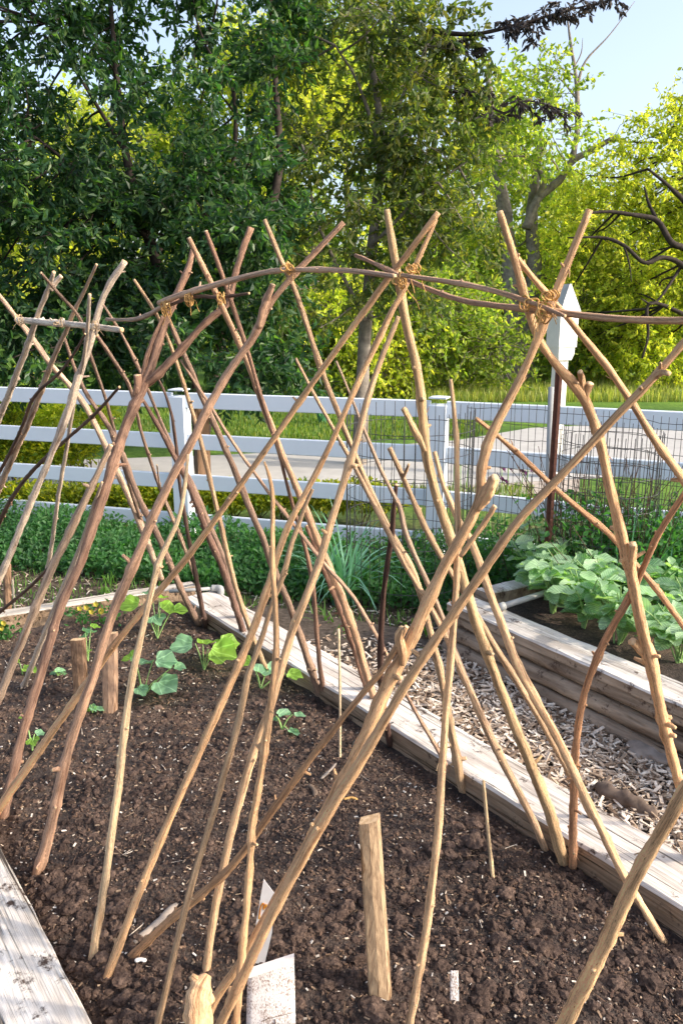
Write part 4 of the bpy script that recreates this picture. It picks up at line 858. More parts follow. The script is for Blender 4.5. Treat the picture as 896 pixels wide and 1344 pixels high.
crown_tree('shade_tree','large dark green broadleaf tree drooping over the left half of the fence','tree',bl,M['leafA'],M['trunkdark'],
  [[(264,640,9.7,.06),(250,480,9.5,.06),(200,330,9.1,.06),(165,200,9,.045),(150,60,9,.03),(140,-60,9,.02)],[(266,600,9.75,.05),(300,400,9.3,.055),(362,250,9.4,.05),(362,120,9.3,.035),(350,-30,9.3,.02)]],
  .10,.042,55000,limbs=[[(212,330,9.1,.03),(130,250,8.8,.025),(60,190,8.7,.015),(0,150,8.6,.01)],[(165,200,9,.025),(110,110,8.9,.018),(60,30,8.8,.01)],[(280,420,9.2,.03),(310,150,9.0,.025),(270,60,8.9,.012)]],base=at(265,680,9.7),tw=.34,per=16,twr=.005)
HB=[(605,240,26),(330,10,25),(600,110,22),(555,150,20),(430,110,22),(520,260,22),(470,210,18),(440,330,20),(560,330,18)]
bl=cover_blobs(350,560,-60,420,5,8,9.2,11,.33,1,HB,24)+cover_blobs(520,625,20,330,3,5,9.4,10.6,.42,.75,HB,18)+[(420,430,9.8,.26,.5),(480,410,10,.25,.5),(560,390,10,.26,.4),(640,300,10,.28,.35),(615,350,10,.26,.35),(535,340,10,.3,.6)]
OLIVE=crown_tree('olive_tree','olive green tree with hanging leaves in the middle behind the peaks','tree',bl,M['leafB'],M['trunk'],
  [[(470,640,10.6,.10),(478,450,10.5,.09),(490,300,10.4,.07),(500,180,10.3,.05),(480,40,10.2,.03),(470,-60,10,.02)]],
  .105,.042,19000,limbs=[[(490,300,10.4,.03),(520,150,10,.022),(560,60,9.8,.012)],[(500,200,10.3,.03),(470,110,10,.02),(440,60,9.8,.01)],[(490,320,10.3,.025),(560,250,10,.018),(630,200,9.8,.008)],[(480,420,10.4,.03),(420,300,10,.02),(400,200,9.8,.01)]],base=at(470,700,10.6),tw=.38,per=16,twr=.005,hang=.42)
# dark leafy boughs of the olive tree reaching across the sky
def bough(parent,lines,tips,n,mat,L,W,tw):
    w0=parent_world(parent); mb=MB(); P=[];D=[]
    for q in lines:
        C=cr([at(*x[:3]) for x in q],5); mb.tube(C,np.interp(np.linspace(0,1,len(C)),np.linspace(0,1,len(q)),[x[3] for x in q]),7,0,0,.15,3)
    for (u,v,d,r_,w_) in tips:
        c=at(u,v,d)
        for k in range(int(n*w_/12)):
            s0=c+rball(1,2)[0]*r_*np.array([1.5,.8,1.0]); dr=R.normal(size=3)*np.array([1,.8,.35])+np.array([.3,0,-.15]); dr/=np.linalg.norm(dr); l=tw*R.uniform(.5,1.2); mb.tube([s0,s0+dr*l],[.004,.002],3)
            t=np.linspace(.05,1,12)[:,None]; P.append(s0+dr*l*t+R.normal(size=(12,3))*.01); D.append(dr*.6+R.normal(size=(12,3))*.45+np.array([0,0,-.55]))
    P=np.concatenate(P);D=np.concatenate(D);sz=R.uniform(.6,1.2,len(P)); V,Fc=leaf_mesh(P,D,L*sz,W*sz,.2,.2)
    b=mb.build('bough',M['trunkdark'],origin=w0+np.array([0,0,3.]),parent=parent); fastmesh('foliage',V,Fc,mat,origin=w0+np.array([0,0,3.]),parent=b)
bough(OLIVE,[[(560,40,9.8,.03),(620,45,9.6,.025),(680,32,9.5,.018),(740,15,9.5,.012),(800,0,9.5,.005)],[(565,130,9.9,.025),(610,120,9.7,.018),(660,148,9.6,.012),(690,132,9.6,.010),(752,148,9.6,.004)],[(680,32,9.5,.01),(700,60,9.5,.005)]],
  [(690,30,9.5,.12,1),(715,20,9.5,.12,1),(745,14,9.5,.12,1),(775,4,9.5,.11,.9),(665,38,9.5,.10,.8),(700,48,9.5,.08,.6),(805,-5,9.5,.08,.5),(650,150,9.6,.12,.8),(685,136,9.6,.11,.9),(720,144,9.6,.10,.8),(745,148,9.6,.06,.4),(630,120,9.7,.14,.8),(620,60,9.6,.16,1)],105,M['leafdk'],.10,.034,.16)
# double trunk oak, sunlit foliage
bl=[(700,120,20,1.1,.5),(720,180,20,.9,.4),(690,240,24.5,1.1,.7),(740,260,24.5,1.1,.7),(660,330,24.5,1.2,.8),(720,340,24.5,1.2,.9),(650,400,24.5,1.2,.9),(610,470,24.5,1.1,.8),(700,420,24.5,1.2,.9),(640,200,20,1.0,.5),(740,430,24.5,1.2,.9),(780,400,24.5,1.2,.8),(670,150,20,.8,.4)]
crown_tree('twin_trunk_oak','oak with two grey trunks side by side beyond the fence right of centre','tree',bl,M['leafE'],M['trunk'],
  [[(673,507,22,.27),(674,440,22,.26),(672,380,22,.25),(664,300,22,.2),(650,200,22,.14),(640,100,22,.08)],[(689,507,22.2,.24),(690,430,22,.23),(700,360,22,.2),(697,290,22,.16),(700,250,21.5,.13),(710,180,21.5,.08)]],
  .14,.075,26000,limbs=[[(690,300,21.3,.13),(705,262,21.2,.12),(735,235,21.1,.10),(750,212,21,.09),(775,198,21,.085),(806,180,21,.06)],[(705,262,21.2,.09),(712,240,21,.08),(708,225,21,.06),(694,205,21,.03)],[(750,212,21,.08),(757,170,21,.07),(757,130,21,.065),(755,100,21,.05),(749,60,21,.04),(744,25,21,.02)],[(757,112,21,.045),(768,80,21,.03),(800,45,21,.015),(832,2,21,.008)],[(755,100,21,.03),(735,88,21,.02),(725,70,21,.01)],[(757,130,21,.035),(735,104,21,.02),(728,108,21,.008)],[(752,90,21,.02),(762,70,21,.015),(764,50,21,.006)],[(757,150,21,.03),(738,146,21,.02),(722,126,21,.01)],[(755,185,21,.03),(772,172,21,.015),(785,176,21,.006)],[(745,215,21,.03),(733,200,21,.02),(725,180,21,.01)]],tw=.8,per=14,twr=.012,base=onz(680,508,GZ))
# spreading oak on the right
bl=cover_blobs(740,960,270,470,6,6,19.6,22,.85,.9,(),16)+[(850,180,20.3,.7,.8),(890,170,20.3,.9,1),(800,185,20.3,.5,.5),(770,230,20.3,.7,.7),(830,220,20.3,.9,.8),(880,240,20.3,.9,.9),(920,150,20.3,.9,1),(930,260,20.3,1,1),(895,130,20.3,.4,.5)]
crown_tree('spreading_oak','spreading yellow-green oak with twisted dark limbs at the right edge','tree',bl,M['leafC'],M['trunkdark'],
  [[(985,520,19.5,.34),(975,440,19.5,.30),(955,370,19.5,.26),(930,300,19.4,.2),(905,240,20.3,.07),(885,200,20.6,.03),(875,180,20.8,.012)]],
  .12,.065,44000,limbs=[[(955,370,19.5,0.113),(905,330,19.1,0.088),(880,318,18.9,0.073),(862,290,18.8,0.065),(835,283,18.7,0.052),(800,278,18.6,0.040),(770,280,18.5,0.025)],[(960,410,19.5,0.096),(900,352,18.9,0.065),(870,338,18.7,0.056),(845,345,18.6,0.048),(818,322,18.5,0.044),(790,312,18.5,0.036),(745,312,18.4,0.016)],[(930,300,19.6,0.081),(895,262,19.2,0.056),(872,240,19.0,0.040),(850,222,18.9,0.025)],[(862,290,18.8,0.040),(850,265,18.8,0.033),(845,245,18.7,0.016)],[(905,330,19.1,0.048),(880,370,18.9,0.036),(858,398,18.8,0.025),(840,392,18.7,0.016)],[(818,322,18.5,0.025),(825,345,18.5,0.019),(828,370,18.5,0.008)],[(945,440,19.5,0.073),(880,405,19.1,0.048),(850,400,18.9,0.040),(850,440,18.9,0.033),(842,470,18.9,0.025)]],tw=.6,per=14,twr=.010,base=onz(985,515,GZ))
# trees behind, sunlit
def back_tree(lab,u,v0,v1,w_,d,nl,mat,tr=.2,w=1,holes=()):
    nb_=int((w_*2*(v1-v0))/9000)+4; bl=[]
    while len(bl)<nb_:
        x=R.uniform(-1,1); y=R.uniform(-1,1)
        if x*x+y*y>1.1: continue
        uu=u+x*w_; vv=(v0+v1)/2+y*(v1-v0)/2
        if any((uu-h[0])**2+(vv-h[1])**2<h[2]**2 for h in holes): continue
        bl.append((uu,vv,d+R.uniform(-1.5,1.5),1.35*d/25,w))
    crown_tree('background_tree',lab,'tree',bl,mat,M['trunk'],[[(u,505,d,tr),(u+8,400,d,tr*.8),(u-6,(v0+v1)/2,d,tr*.5),(u,v0+30,d,tr*.2)]],.155*d/25,.095*d/25,int(nl*1.45),tw=.9,per=12,twr=.012,base=onz(u,505,GZ) if d<23 else at(u,500,d),group='trees beyond the road')
TH=[(213,35,45),(50,70,45),(330,5,40),(238,105,25),(605,240,30)]
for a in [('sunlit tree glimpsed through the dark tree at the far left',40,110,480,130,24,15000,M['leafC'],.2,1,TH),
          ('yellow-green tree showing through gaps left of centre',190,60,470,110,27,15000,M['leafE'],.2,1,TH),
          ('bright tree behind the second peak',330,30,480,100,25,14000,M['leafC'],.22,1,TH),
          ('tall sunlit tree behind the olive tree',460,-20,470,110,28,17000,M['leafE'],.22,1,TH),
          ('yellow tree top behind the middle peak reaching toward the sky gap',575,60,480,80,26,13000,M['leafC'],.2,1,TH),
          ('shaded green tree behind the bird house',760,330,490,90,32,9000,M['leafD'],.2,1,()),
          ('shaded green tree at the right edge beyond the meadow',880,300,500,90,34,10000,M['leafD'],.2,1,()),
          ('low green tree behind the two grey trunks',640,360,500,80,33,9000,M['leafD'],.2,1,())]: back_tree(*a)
for a in [('low sunlit sapling thicket left of the middle peak beyond the road',420,395,500,70,19,7000,M['leafE'],.05,1,()),('low sunlit young tree behind the middle peak',520,380,500,70,19.5,8000,M['leafC'],.06,1,()),('bright bushy young tree left of the two grey trunks',600,385,500,55,20,7000,M['leafE'],.06,1,()),('pale bushy young tree right of the bird house',800,400,500,60,23,7000,M['leafE'],.06,1,())]: back_tree(*a)
# far wood as one mass
n=26000; uu=R.uniform(-400,1300,n); dd_=R.uniform(40,52,n); P=np.array([at(u,470,d) for u,d in zip(uu,dd_)]); P[:,2]=GZ+R.random(n)**.8*(4.5+1.5*np.sin(uu*.02))
V,Fc=leaf_mesh(P,R.normal(size=(n,3)),R.uniform(.4,.8,n),R.uniform(.25,.45,n)); tag(fastmesh('far_wood',V,Fc,M['leafD']),'far belt of green woodland closing the view','woodland',kind='stuff')
# ---------------------------------------------------------------- grass, shrubs, ground cover
def blades(P,L,W,lean=.35):
    n=len(P); th=R.random(n)*6.28; D=np.stack([np.cos(th)*lean*R.random(n),np.sin(th)*lean*R.random(n),np.ones(n)],1); D/=np.linalg.norm(D,axis=1)[:,None]
    S=np.stack([-np.sin(th),np.cos(th),np.zeros(n)],1); S=np.cross(D,S)*.3+S; L=L[:,None];W=W[:,None]; B=np.stack([np.cos(th),np.sin(th),np.full(n,-.2)],1)
    V=np.stack([P-S*W,P+S*W,P+D*L*.6+S*W*.8+B*L*.06,P+D*L+B*L*.22,P+D*L+B*L*.22,P+D*L*.6-S*W*.8+B*L*.06],1)[:,[0,1,2,3,5]].reshape(-1,3)
    b=(np.arange(n)*5)[:,None]; Fq=np.concatenate([b+np.array([0,1,2,4]),b+np.array([4,2,3,3])],1).reshape(-1,4)
    return V,Fq
def blade_obj(name,P,L,W,mat,label,lean=.35,stuff=True,origin=(0,0,0)):
    n=len(P); th=R.random(n)*6.28
    D=np.stack([np.cos(th),np.sin(th),np.zeros(n)],1); le=(lean*R.random(n))[:,None]; up=np.array([0,0,1.])
    S=np.stack([-np.sin(th),np.cos(th),np.zeros(n)],1); L_=L[:,None];W_=W[:,None]/2
    m_=P+(up*.6+D*le*.35)*L_; t=P+(up*(1-.35*le)+D*le)*L_
    V=np.stack([P-S*W_,P+S*W_,m_+S*W_*.9,m_-S*W_*.9,t],1).reshape(-1,3); b=(np.arange(n)*5)[:,None]
    q=np.concatenate([b+np.array([0,1,2]),b+np.array([0,2,3]),b+np.array([3,2,4])],1).reshape(-1,3)
    o=fastmesh(name,V,q,mat,origin=origin)
    return tag(o,label,'grass',kind='stuff') if stuff else o
def region(n,quad,z=GZ,pw=1):
    q=[onz(u,v,z) for u,v in quad]; a=R.random(n)[:,None]; b=(R.random(n)**pw)[:,None]
    return (q[0]*(1-a)+q[1]*a)*(1-b)+(q[3]*(1-a)+q[2]*a)*b
P=region(26000,[(540,528),(1150,528),(1150,497),(540,500)]); blade_obj('meadow_grass',P,R.uniform(.06,.32,len(P)),R.uniform(.012,.026,len(P)),M['meadow'],'tall sunlit meadow grass beyond the road on the right')
P=region(30000,[(-250,600),(640,574),(640,508),(-250,508)]); blade_obj('lawn_grass',P,R.uniform(.04,.10,len(P)),R.uniform(.012,.025,len(P)),M['grass'],'short mown lawn beyond the road')
P=region(7000,[(-300,668),(700,664),(700,640),(-300,650)]); blade_obj('verge_grass',P,R.uniform(.04,.12,len(P)),R.uniform(.006,.012,len(P)),M['grass'],'rough grass along the near edge of the road')
def shrub(name,label,cat,cells,L,W,nl,mat,group=None,droop=0,stems=True):
    """cells: (x,y,z,rx,ry,rz)"""
    c0=np.mean([c[:2] for c in cells],0); o=empty(name,(c0[0],c0[1],GZ),label,cat,group); PP=[];DD=[]; mb=MB()
    vol=np.array([c[3]*c[4]*c[5] for c in cells])**.67; cnt=(nl*vol/vol.sum()).astype(int)
    for c,k in zip(cells,cnt):
        q=rball(k,2.0); PP.append(np.array(c[:3])+q*np.array(c[3:])); DD.append(q+R.normal(size=(k,3))*.6+np.array([0,0,.3-droop]))
        for _ in range(6):
            e=np.array(c[:3])+rball(1)[0]*np.array(c[3:])*.9; mb.tube([(c[0]+R.normal()*.03,c[1]+R.normal()*.03,GZ),(np.array([c[0],c[1],GZ])+e)/2+R.normal(size=3)*.02,e],[.005,.004,.002],4)
    P=np.concatenate(PP);D=np.concatenate(DD); P[:,2]=np.maximum(P[:,2],GZ+.005); s_=R.uniform(.6,1.3,len(P)); V,Fc=leaf_mesh(P,D,L*s_,W*s_,.15,.1,up=np.array([0,0,1.]))
    fastmesh('foliage',V,Fc,mat,origin=(c0[0],c0[1],GZ),parent=o); 
    if stems: mb.build('stem',M['twig'],origin=(c0[0],c0[1],GZ),parent=o)
    return o
def cell(u,v,d,r,rz=None): p=at(u,v,d); return (p[0],p[1],p[2],r,r,rz or r)
shrub('golden_shrub','loose golden-yellow shrub behind the left fence rails','shrub',[cell(20,585,9,.38,.28),cell(60,592,9,.36,.24),cell(95,590,9,.30,.2),cell(110,582,9,.18,.12),cell(-30,580,9,.4,.3),cell(10,555,9.2,.3,.2)],.07,.035,5200,M['shrub'])
shrub('green_shrub','bushy green shrub showing between the upper fence rails at far left','shrub',[cell(30,540,12,.5,.25),cell(80,540,12,.45,.22),cell(130,545,12.2,.3,.18),cell(-30,540,12,.5,.3)],.08,.045,4500,M['leafC'])
for i,(u,lab) in enumerate([(30,'yellow-green low hedge plant under the lowest rails at far left'),(130,'yellow-green low hedge plant left of the left fence post'),(215,'low hedge plant just behind the left fence post'),(300,'low hedge plant right of the left fence post'),(395,'yellowish low hedge plant behind the bottom rail near the middle'),(470,'low hedge plant behind the fence at the wire cage')]):
    shrub('hedge_plant',lab,'hedge',[cell(u-30,652,8.0-.004*u*.3,.26,.13),cell(u+5,650,8.0-.004*u*.3,.27,.15),cell(u+38,652,7.9-.004*u*.3,.26,.13)],.045,.026,2600,M['shrub'],'low hedge plants along the far side of the fence')
# ground cover leaves in front of the fence
PP=[];n=30000
fa,fb=np.array([-4.6,7.75]),np.array([1.25,5.95]); t=R.random(n)[:,None]; off=(R.random(n)**.9)[:,None]*1.15
xy=fa+(fb-fa)*t+np.array([-.30,-.95])*off
hh=.30*(1-.5*(off[:,0]/1.15)**2)*(.65+.5*np.sin(xy[:,0]*5+1)*np.sin(xy[:,1]*4)*.6)+.03
keep=(R.random(n)<.98); P=np.column_stack([xy,GZ+hh*R.random(n)**.6]); D=R.normal(size=(n,3))+np.array([0,0,.3])
V,Fc=leaf_mesh(P,D,R.uniform(.03,.065,n),R.uniform(.016,.034,n),.15,.1,up=np.array([0,-.3,1.]))
tag(fastmesh('ground_cover',V,Fc,M['cover']),'dense dark green leafy ground cover along the foot of the fence','ground cover',kind='stuff')
n=9000; t=R.random(n)[:,None]; fa2,fb2=np.array([1.0,6.0]),np.array([3.2,4.9]); off=R.random(n)[:,None]*.9; xy=fa2+(fb2-fa2)*t+np.array([-.30,-.95])*off
P=np.column_stack([xy,GZ+.45*R.random(n)]); V,Fc=leaf_mesh(P,R.normal(size=(n,3)),R.uniform(.03,.06,n),R.uniform(.014,.03,n),.15,.1)
tag(fastmesh('undergrowth',V,Fc,M['cover']),'shaded undergrowth at the foot of the wire mesh','undergrowth',kind='stuff')
# dry brush in the cage at right
def brush(u,v,d,label,n=60,h=.7,w_=.25,leafy=900):
    c=at(u,v,d); b=np.array([c[0],c[1],GZ]); o=empty('dry_brush',b,label,'plant'); mb=MB()
    for i in range(n):
        a=b+np.array([R.normal()*w_*.5,R.normal()*w_*.4,0]); e=a+np.array([R.normal()*w_,R.normal()*w_*.6,h*R.uniform(.5,1.1)]); m_=(a+e)/2+R.normal(size=3)*.06; mb.tube(cr([a,m_,e],4),.0022,4)
    mb.build('stem',M['twig'],origin=b,parent=o)
    P=b+np.column_stack([R.normal(size=leafy)*w_*.8,R.normal(size=leafy)*w_*.5,R.random(leafy)*h*.8]); V,Fc=leaf_mesh(P,R.normal(size=(leafy,3)),R.uniform(.03,.06,leafy),R.uniform(.02,.035,leafy)); fastmesh('foliage',V,Fc,M['cover'],origin=b,parent=o)
brush(790,620,4.95,'tangle of dry brown stems inside the right wire cage',110,1.05,.26,1100)
brush(870,640,4.85,'dark bushy tangle behind the mesh at the right edge',90,.95,.36,3600)
brush(690,650,5.6,'sparse brown weeds behind the mesh left of the rusty post',25,.35,.2,500)
# strap-leaf clumps
def strap(u,v,d,label,n,L,zb=GZ,wd=.018,mat='strap',name='daylily_clump',cat='plant',spread=1.0,parts=True):
    c=at(u,v,d); b=np.array([c[0],c[1],zb]); mb=MB()
    for i in range(n):
        th=R.random()*6.28; l=L*R.uniform(.6,1.1); k=7; le=R.uniform(.25,.95)*spread; P=[];
        s0=b+np.array([R.normal()*.03,R.normal()*.03,0]); dr=np.array([math.cos(th),math.sin(th),0])
        V=[];S_=np.array([-math.sin(th),math.cos(th),0])
        for j in range(k):
            t=j/(k-1); p=s0+dr*l*le*t**1.4+np.array([0,0,l*(t*(1.15-.2*le)-.75*le*t**2.6)]); w_=wd*(1-t**2.5)*.5+.0006
            V+= [p-S_*w_,p+np.array([0,0,-w_*.4]),p+S_*w_]
        fs=[]
        for j in range(k-1): fs+=[[j*3,j*3+1,j*3+4,j*3+3],[j*3+1,j*3+2,j*3+5,j*3+4]]
        mb.add(V,fs)
    return tag(mb.build(name,M[mat],origin=b),label,cat)
strap(452,745,5.45,'blue-green strap-leaved daylily clump in front of the fence near the middle',60,.78)
strap(425,742,5.75,'lower daylily clump spreading left behind the broken stick',34,.55)
strap(423,566,14.5,'distant clump of upright blue-green leaves on the lawn',40,.55,wd=.03,spread=.6)
strap(830,700,4.75,'clump of fine onion-like leaves behind the potato plants',40,.75,zb=-.1,wd=.008,spread=.55,name='onion_clump')
strap(885,690,4.5,'second wispy onion clump at the right edge of the bed',30,.7,zb=-.1,wd=.007,spread=.6,name='onion_clump')
for i,(u,v,d,lab) in enumerate([(604,600,7.6,'dark purple iris flowers behind the fence left of the tall crossing'),(676,612,7.2,'dark purple iris flowers behind the mesh left of the rusty post'),(655,640,7.2,'short iris clump beside the purple flowers')]):
    c=at(u,v,d); b=np.array([c[0],c[1],GZ]); o=empty('iris',b,lab,'flower','purple irises beyond the fence'); mb=MB()
    for k in range(5 if i<2 else 3):
        fl=MB()
        top=c+np.array([R.uniform(-.12,.12),R.uniform(-.1,.1),R.uniform(-.05,.10)]); mb.tube([(top[0]*.8+b[0]*.2,b[1],GZ),top],.004,5)
        for q in range(6):
            a=q*1.05; P=np.array([top]); 
            fl.add([top,top+np.array([math.cos(a)*.028-math.sin(a)*.018,math.sin(a)*.03,.012]),top+np.array([math.cos(a)*.05,math.sin(a)*.05,(-.03 if q%2 else .05)]),top+np.array([math.cos(a)*.028+math.sin(a)*.018,math.sin(a)*.03,.012])],[[0,1,2,3]])
        fl.build('flower',M['purple'],origin=top,parent=o)
    mb.build('stem',M['stem'],origin=b,parent=o)
# seedlings of corn-like grass
k=0
for (u,v,h,lab) in [(122,735,.17,'grassy seedling beside the far left pole group'),(142,752,.12,'small corn seedling on the soil left of the forked pole'),(118,795,.14,'yellow-green corn seedling behind the far board'),(138,765,.10,'low corn seedling right of the wavy pole top'),(205,760,.10,'corn seedling left of the pipe elbow'),(323,735,.14,'corn seedling right behind the pipe elbow'),(336,742,.12,'taller corn seedling beyond the far timber'),(327,790,.12,'corn seedling close behind the timber by the elbow'),(428,812,.22,'bushy corn seedling behind the middle of the long timber'),(440,830,.16,'second corn seedling behind the timber by the thin stick'),(415,800,.15,'corn seedling half hidden by the pale pole'),(480,770,.14,'corn seedling left of the black stick'),(515,775,.18,'corn seedling right of the black stick'),(523,810,.10,'tiny corn seedling on the bare soil right of the black stick'),(560,820,.18,'bright corn seedling beside the log wall corner'),(568,850,.14,'corn seedling at the foot of the log wall')]:
    p=onz(u,v+12,GZ+.02); strap(u,v+12,p[1]/ray(u,v+12)[1],lab,9,h,zb=GZ+.01,wd=.012,mat='corn',name='corn_seedling',cat='seedling',spread=.8)['group']='corn seedlings behind the beds'
P=region(2600,[(0,800),(640,830),(640,735),(0,735)]); P[:,2]=GZ; keep=(P[:,0]*NX+P[:,1]*NY>2.35)|(P[:,1]>4.9); P=P[keep]; 
blade_obj('weed_grass',P,R.uniform(.02,.09,len(P)),R.uniform(.003,.007,len(P)),M['corn'],'thin scattered weeds between the beds and the fence',lean=.8)
n=2200; P=region(n,[(-60,830),(660,860),(660,725),(-60,725)]); P[:,2]=GZ+.006+R.random(n)*.01; keep=(P[:,0]*NX+P[:,1]*NY>2.32)|((P[:,0]*(-.477)+P[:,1]*.88)>4.78); P=P[keep]; n=len(P)
V,Fc=flecks(P,R.gamma(2.5,.012,n)+.01,R.uniform(.003,.010,n),.3); tag(fastmesh('straw_litter',V,Fc,M['chip']),'straw and chip litter on the ground between bed and fence','litter',kind='stuff')
# ---------------------------------------------------------------- leafy vegetables
def big_leaf(mb,base,dir_,L,W,lobes=0,cup=.1,droop=.2,mi=0,nseg=18,up=np.array([0,0,1.])):
    """rounded / lobed leaf surface, radial fan of two rings"""
    d=np.array(dir_,float); d/=np.linalg.norm(d); s_=np.cross(d,up); s_/=np.linalg.norm(s_)+1e-9; u_=np.cross(s_,d); c=base+d*L*.45
    V=[c-u_*cup*L*.5]; BK=[(0.,0.,0.)]
    for r_ in(.35,.7,1.0):
        for j in range(nseg):
            a=2*math.pi*j/nseg; rr=r_*(1+(.10*math.cos(lobes*a)+.04*math.cos(11*a+1) if lobes else 0)*(r_**2))
            x=math.cos(a)*rr; y=math.sin(a)*rr
            if not lobes: y*= (1-.28*max(0,x)**1.5)*(1-.1*max(0,-x))
            z=-cup*.5*(1-r_)-droop*.5*max(0,x)**2 + .05*math.sin(5*a+base[0]*50)*r_ + cup*.35*abs(y)
            if lobes and x<-.6: x*=.72
            V.append(c+d*L*.5*x+s_*W*.5*y+u_*L*z); BK.append((x+.0,y+.0,1.))
    fs=[[0,1+j,1+(j+1)%nseg] for j in range(nseg)]
    for k_ in(0,1):
        for j in range(nseg): a0=1+k_*nseg; fs.append([a0+j,a0+nseg+j,a0+nseg+(j+1)%nseg,a0+(j+1)%nseg])
    mb.add(V,fs,mi,np.array(BK))
def squash(u,v,leaves,label,name='squash_seedling',z0=0,cat='seedling',group='squash seedlings in the raised bed'):
    b=onz(u,v,z0); o=empty(name,b,label,cat,group); d0=dz(u,v,z0)
    for (lu,lv,dd_,size,col,asp) in leaves:
        c=at(lu,lv,d0+dd_); L=size*.8*d0/F; out=(c-b)*np.array([1,1,0])+R.normal(size=3)*.01*np.array([1,1,0]); 
        if np.linalg.norm(out)<.01: out=np.array([.02,-.02,0])
        out/=np.linalg.norm(out); dr=out*.8+np.array([0,-.25,-.05]); dr/=np.linalg.norm(dr)
        base=c-dr*L*.45; mb=MB(); big_leaf(mb,base,dr,L,L*asp,5,.22,.25,up=np.array([R.normal()*.1,-.45,1.])); lf=mb.build('leaf',M['squashl' if col else 'squash'],origin=base,parent=o)
        mb=MB(); mb.tube(cr([b,(b+base)/2+np.array([0,0,.012]),base],4),np.linspace(.0035,.0022,9)[:len(cr([b,b,base],4))],6); mb.build('stalk',M['stem'],origin=b,parent=lf)
squash(207,838,[(172,793,0,38,1,1),(205,812,-.02,32,0,1),(222,798,.03,36,1,1.1),(195,776,.05,24,0,1),(236,800,.05,26,1,1),(213,783,.05,22,1,.9)],'squash seedling with lime and bluish leaves nearest the pipe elbow')
squash(268,880,[(241,846,0,42,0,1),(272,842,.03,36,1,1),(290,855,-.02,50,1,1.1),(300,843,.05,36,1,1),(262,893,-.02,22,1,.8)],'squash seedling with large lime leaves above the bare middle soil')
squash(188,915,[(186,868,.02,36,0,1.1),(216,866,0,40,0,1),(216,898,-.05,46,0,1),(185,905,-.05,30,0,.8),(170,862,.03,28,1,1),(235,875,.02,22,0,.8)],'squash seedling with pale green leaves right of the light brown stake')
squash(342,905,[(345,880,.02,38,0,1),(322,868,.03,26,1,1),(385,885,0,30,1,.8),(360,878,.06,30,0,1)],'squash seedling half hidden behind the sunlit poles')
squash(370,958,[(372,936,0,36,0,.45),(385,960,-.03,28,0,.4),(362,944,.02,20,0,.5),(392,938,0,22,0,.45)],'tiny seedling with narrow leaves right of the pale pole')
squash(43,985,[(43,972,-.01,22,1,1),(52,962,.02,18,0,.9),(30,940,.03,15,1,.9)],'small crinkled seedling near the left edge')
squash(116,868,[(114,855,0,26,1,.6),(117,828,.03,24,0,1),(125,822,.02,20,1,.8),(110,835,.02,20,0,.9)],'upright seedling on a pale stem between the two stakes')
squash(30,885,[(38,878,0,32,1,.5),(22,868,.04,22,1,.5)],'lime seedling leaf at the far left among the poles')
squash(77,888,[(78,880,0,20,0,.6),(70,884,.02,16,0,.6),(84,886,0,16,0,.6)],'small dark seedling just left of the darker stake')
squash(122,935,[(122,928,0,22,0,.5),(116,932,.02,18,1,.5),(130,930,0,18,0,.5)],'small green weed at the foot of the light brown stake')
def pansy(u,v,label,nf=6,w_=.09):
    b=onz(u,v,0); o=empty('pansy',b,label,'flower','yellow pansies'); nl=120
    P=b+np.column_stack([R.normal(size=nl)*w_,R.normal(size=nl)*w_*.6,R.random(nl)*.09]); V,Fc=leaf_mesh(P,R.normal(size=(nl,3))+np.array([0,-.3,.3]),R.uniform(.02,.045,nl),R.uniform(.012,.022,nl)); fastmesh('foliage',V,Fc,M['cover'],origin=b,parent=o)
    for i in range(nf):
        c=b+np.array([R.normal()*w_*.8,R.normal()*w_*.5-.03,R.uniform(.07,.11)]); mb=MB()
        for q in range(5):
            a=q*1.256; big_leaf(mb,c,(math.cos(a),-.3,math.sin(a)),.018,.018,0,.1,.1,nseg=8,up=np.array([0,-1,.2]))
        mb.build('flower',M['yellow'],origin=c,parent=o)
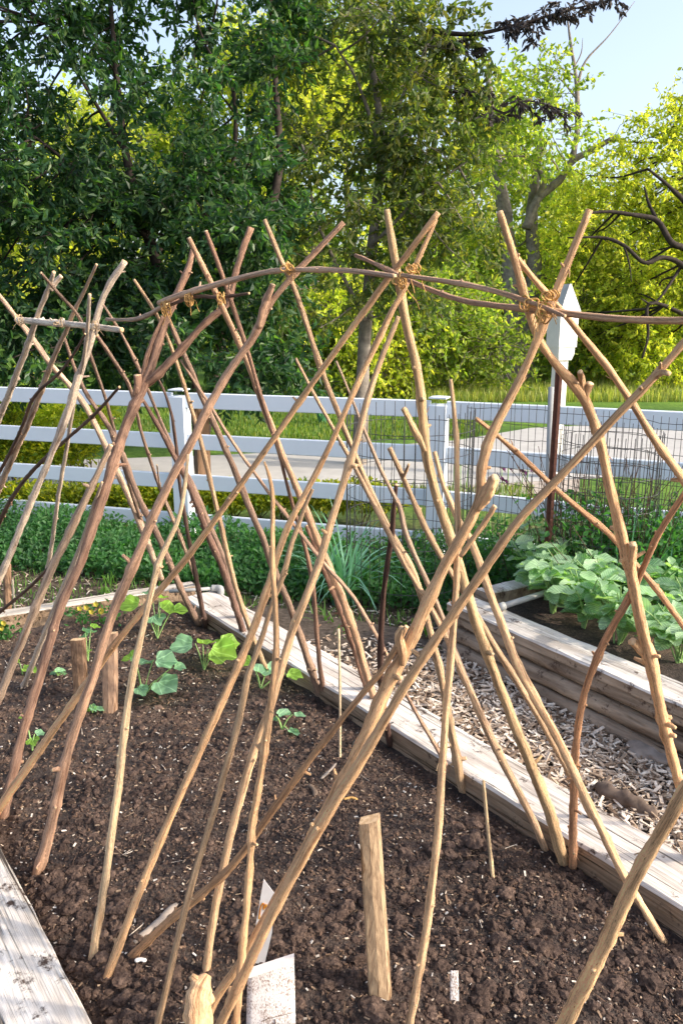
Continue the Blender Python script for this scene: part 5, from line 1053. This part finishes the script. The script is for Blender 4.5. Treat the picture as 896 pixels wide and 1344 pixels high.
pansy(122,815,'yellow pansy clump behind the two stakes'); pansy(5,838,'yellow pansy at the left edge',3,.04); 
# potato plants in the right bed
k=0
PL=[(700,775,'pale potato plant at the far left end of the right bed'),(745,790,'potato plant right of the rusty post foot'),(790,800,'potato plant behind the middle of the cap board'),(735,745,'small potato plant just behind the rusty post'),(850,800,'potato plant seen right behind the knobbly forked pole'),(905,830,'potato plant spilling at the right edge of the bed'),(800,745,'back potato plant below the curved thorny pole top'),(870,745,'back potato plant at the right edge'),(960,800,'potato plant mostly beyond the right edge'),(775,770,'middle potato plant over the white scrap'),(725,805,'potato plant leaning over the conduit pipe'),(765,825,'potato plant hugging the inside of the cap board'),(812,845,'potato plant left of the knobbly forked pole'),(890,870,'potato plant nearest the camera at the right edge')]
for (u,v,lab) in PL:
    b=onz(u,v,.09); 
    rel=b[:2]-A2
    if rel@P2d<.33: b[:2]+=P2d*(.33-rel@P2d)
    o=empty('potato_plant',b,lab,'plant','potato plants in the right bed'); mb=MB(); lf=MB(); H=.30
    for s_ in range(10):
        th=R.random()*6.28; e=b+np.array([math.cos(th)*R.uniform(.05,.24),math.sin(th)*R.uniform(.05,.24),H*R.uniform(.6,1.15)]); C=cr([b+R.normal(size=3)*.01,(b+e)/2+np.array([0,0,.05]),e],4); mb.tube(C,np.linspace(.005,.0025,len(C)),6)
        for q in range(7):
            t=R.uniform(.3,1); p=C[int(t*(len(C)-1))]; a=R.random()*6.28; dr=np.array([math.cos(a),math.sin(a)-.15,R.uniform(-.15,.35)]); L=R.uniform(.07,.15)
            big_leaf(lf,p+dr*.02,dr,L,L*.62,0,.18,.3,nseg=12,up=np.array([R.normal()*.25,-.2+R.normal()*.25,1.]))
    mb.build('stem',M['stem'],origin=b,parent=o); lf.build('foliage',M['potato'],origin=b,parent=o)
mb=MB(); c=onz(770,772,.11); mb.box(c,(.22,.05,.02),(1,.1,0),bev=.004); tag(mb.build('white_scrap',M['white'],origin=c,smooth=False),'white plastic edge half buried under the potato plants','plastic')
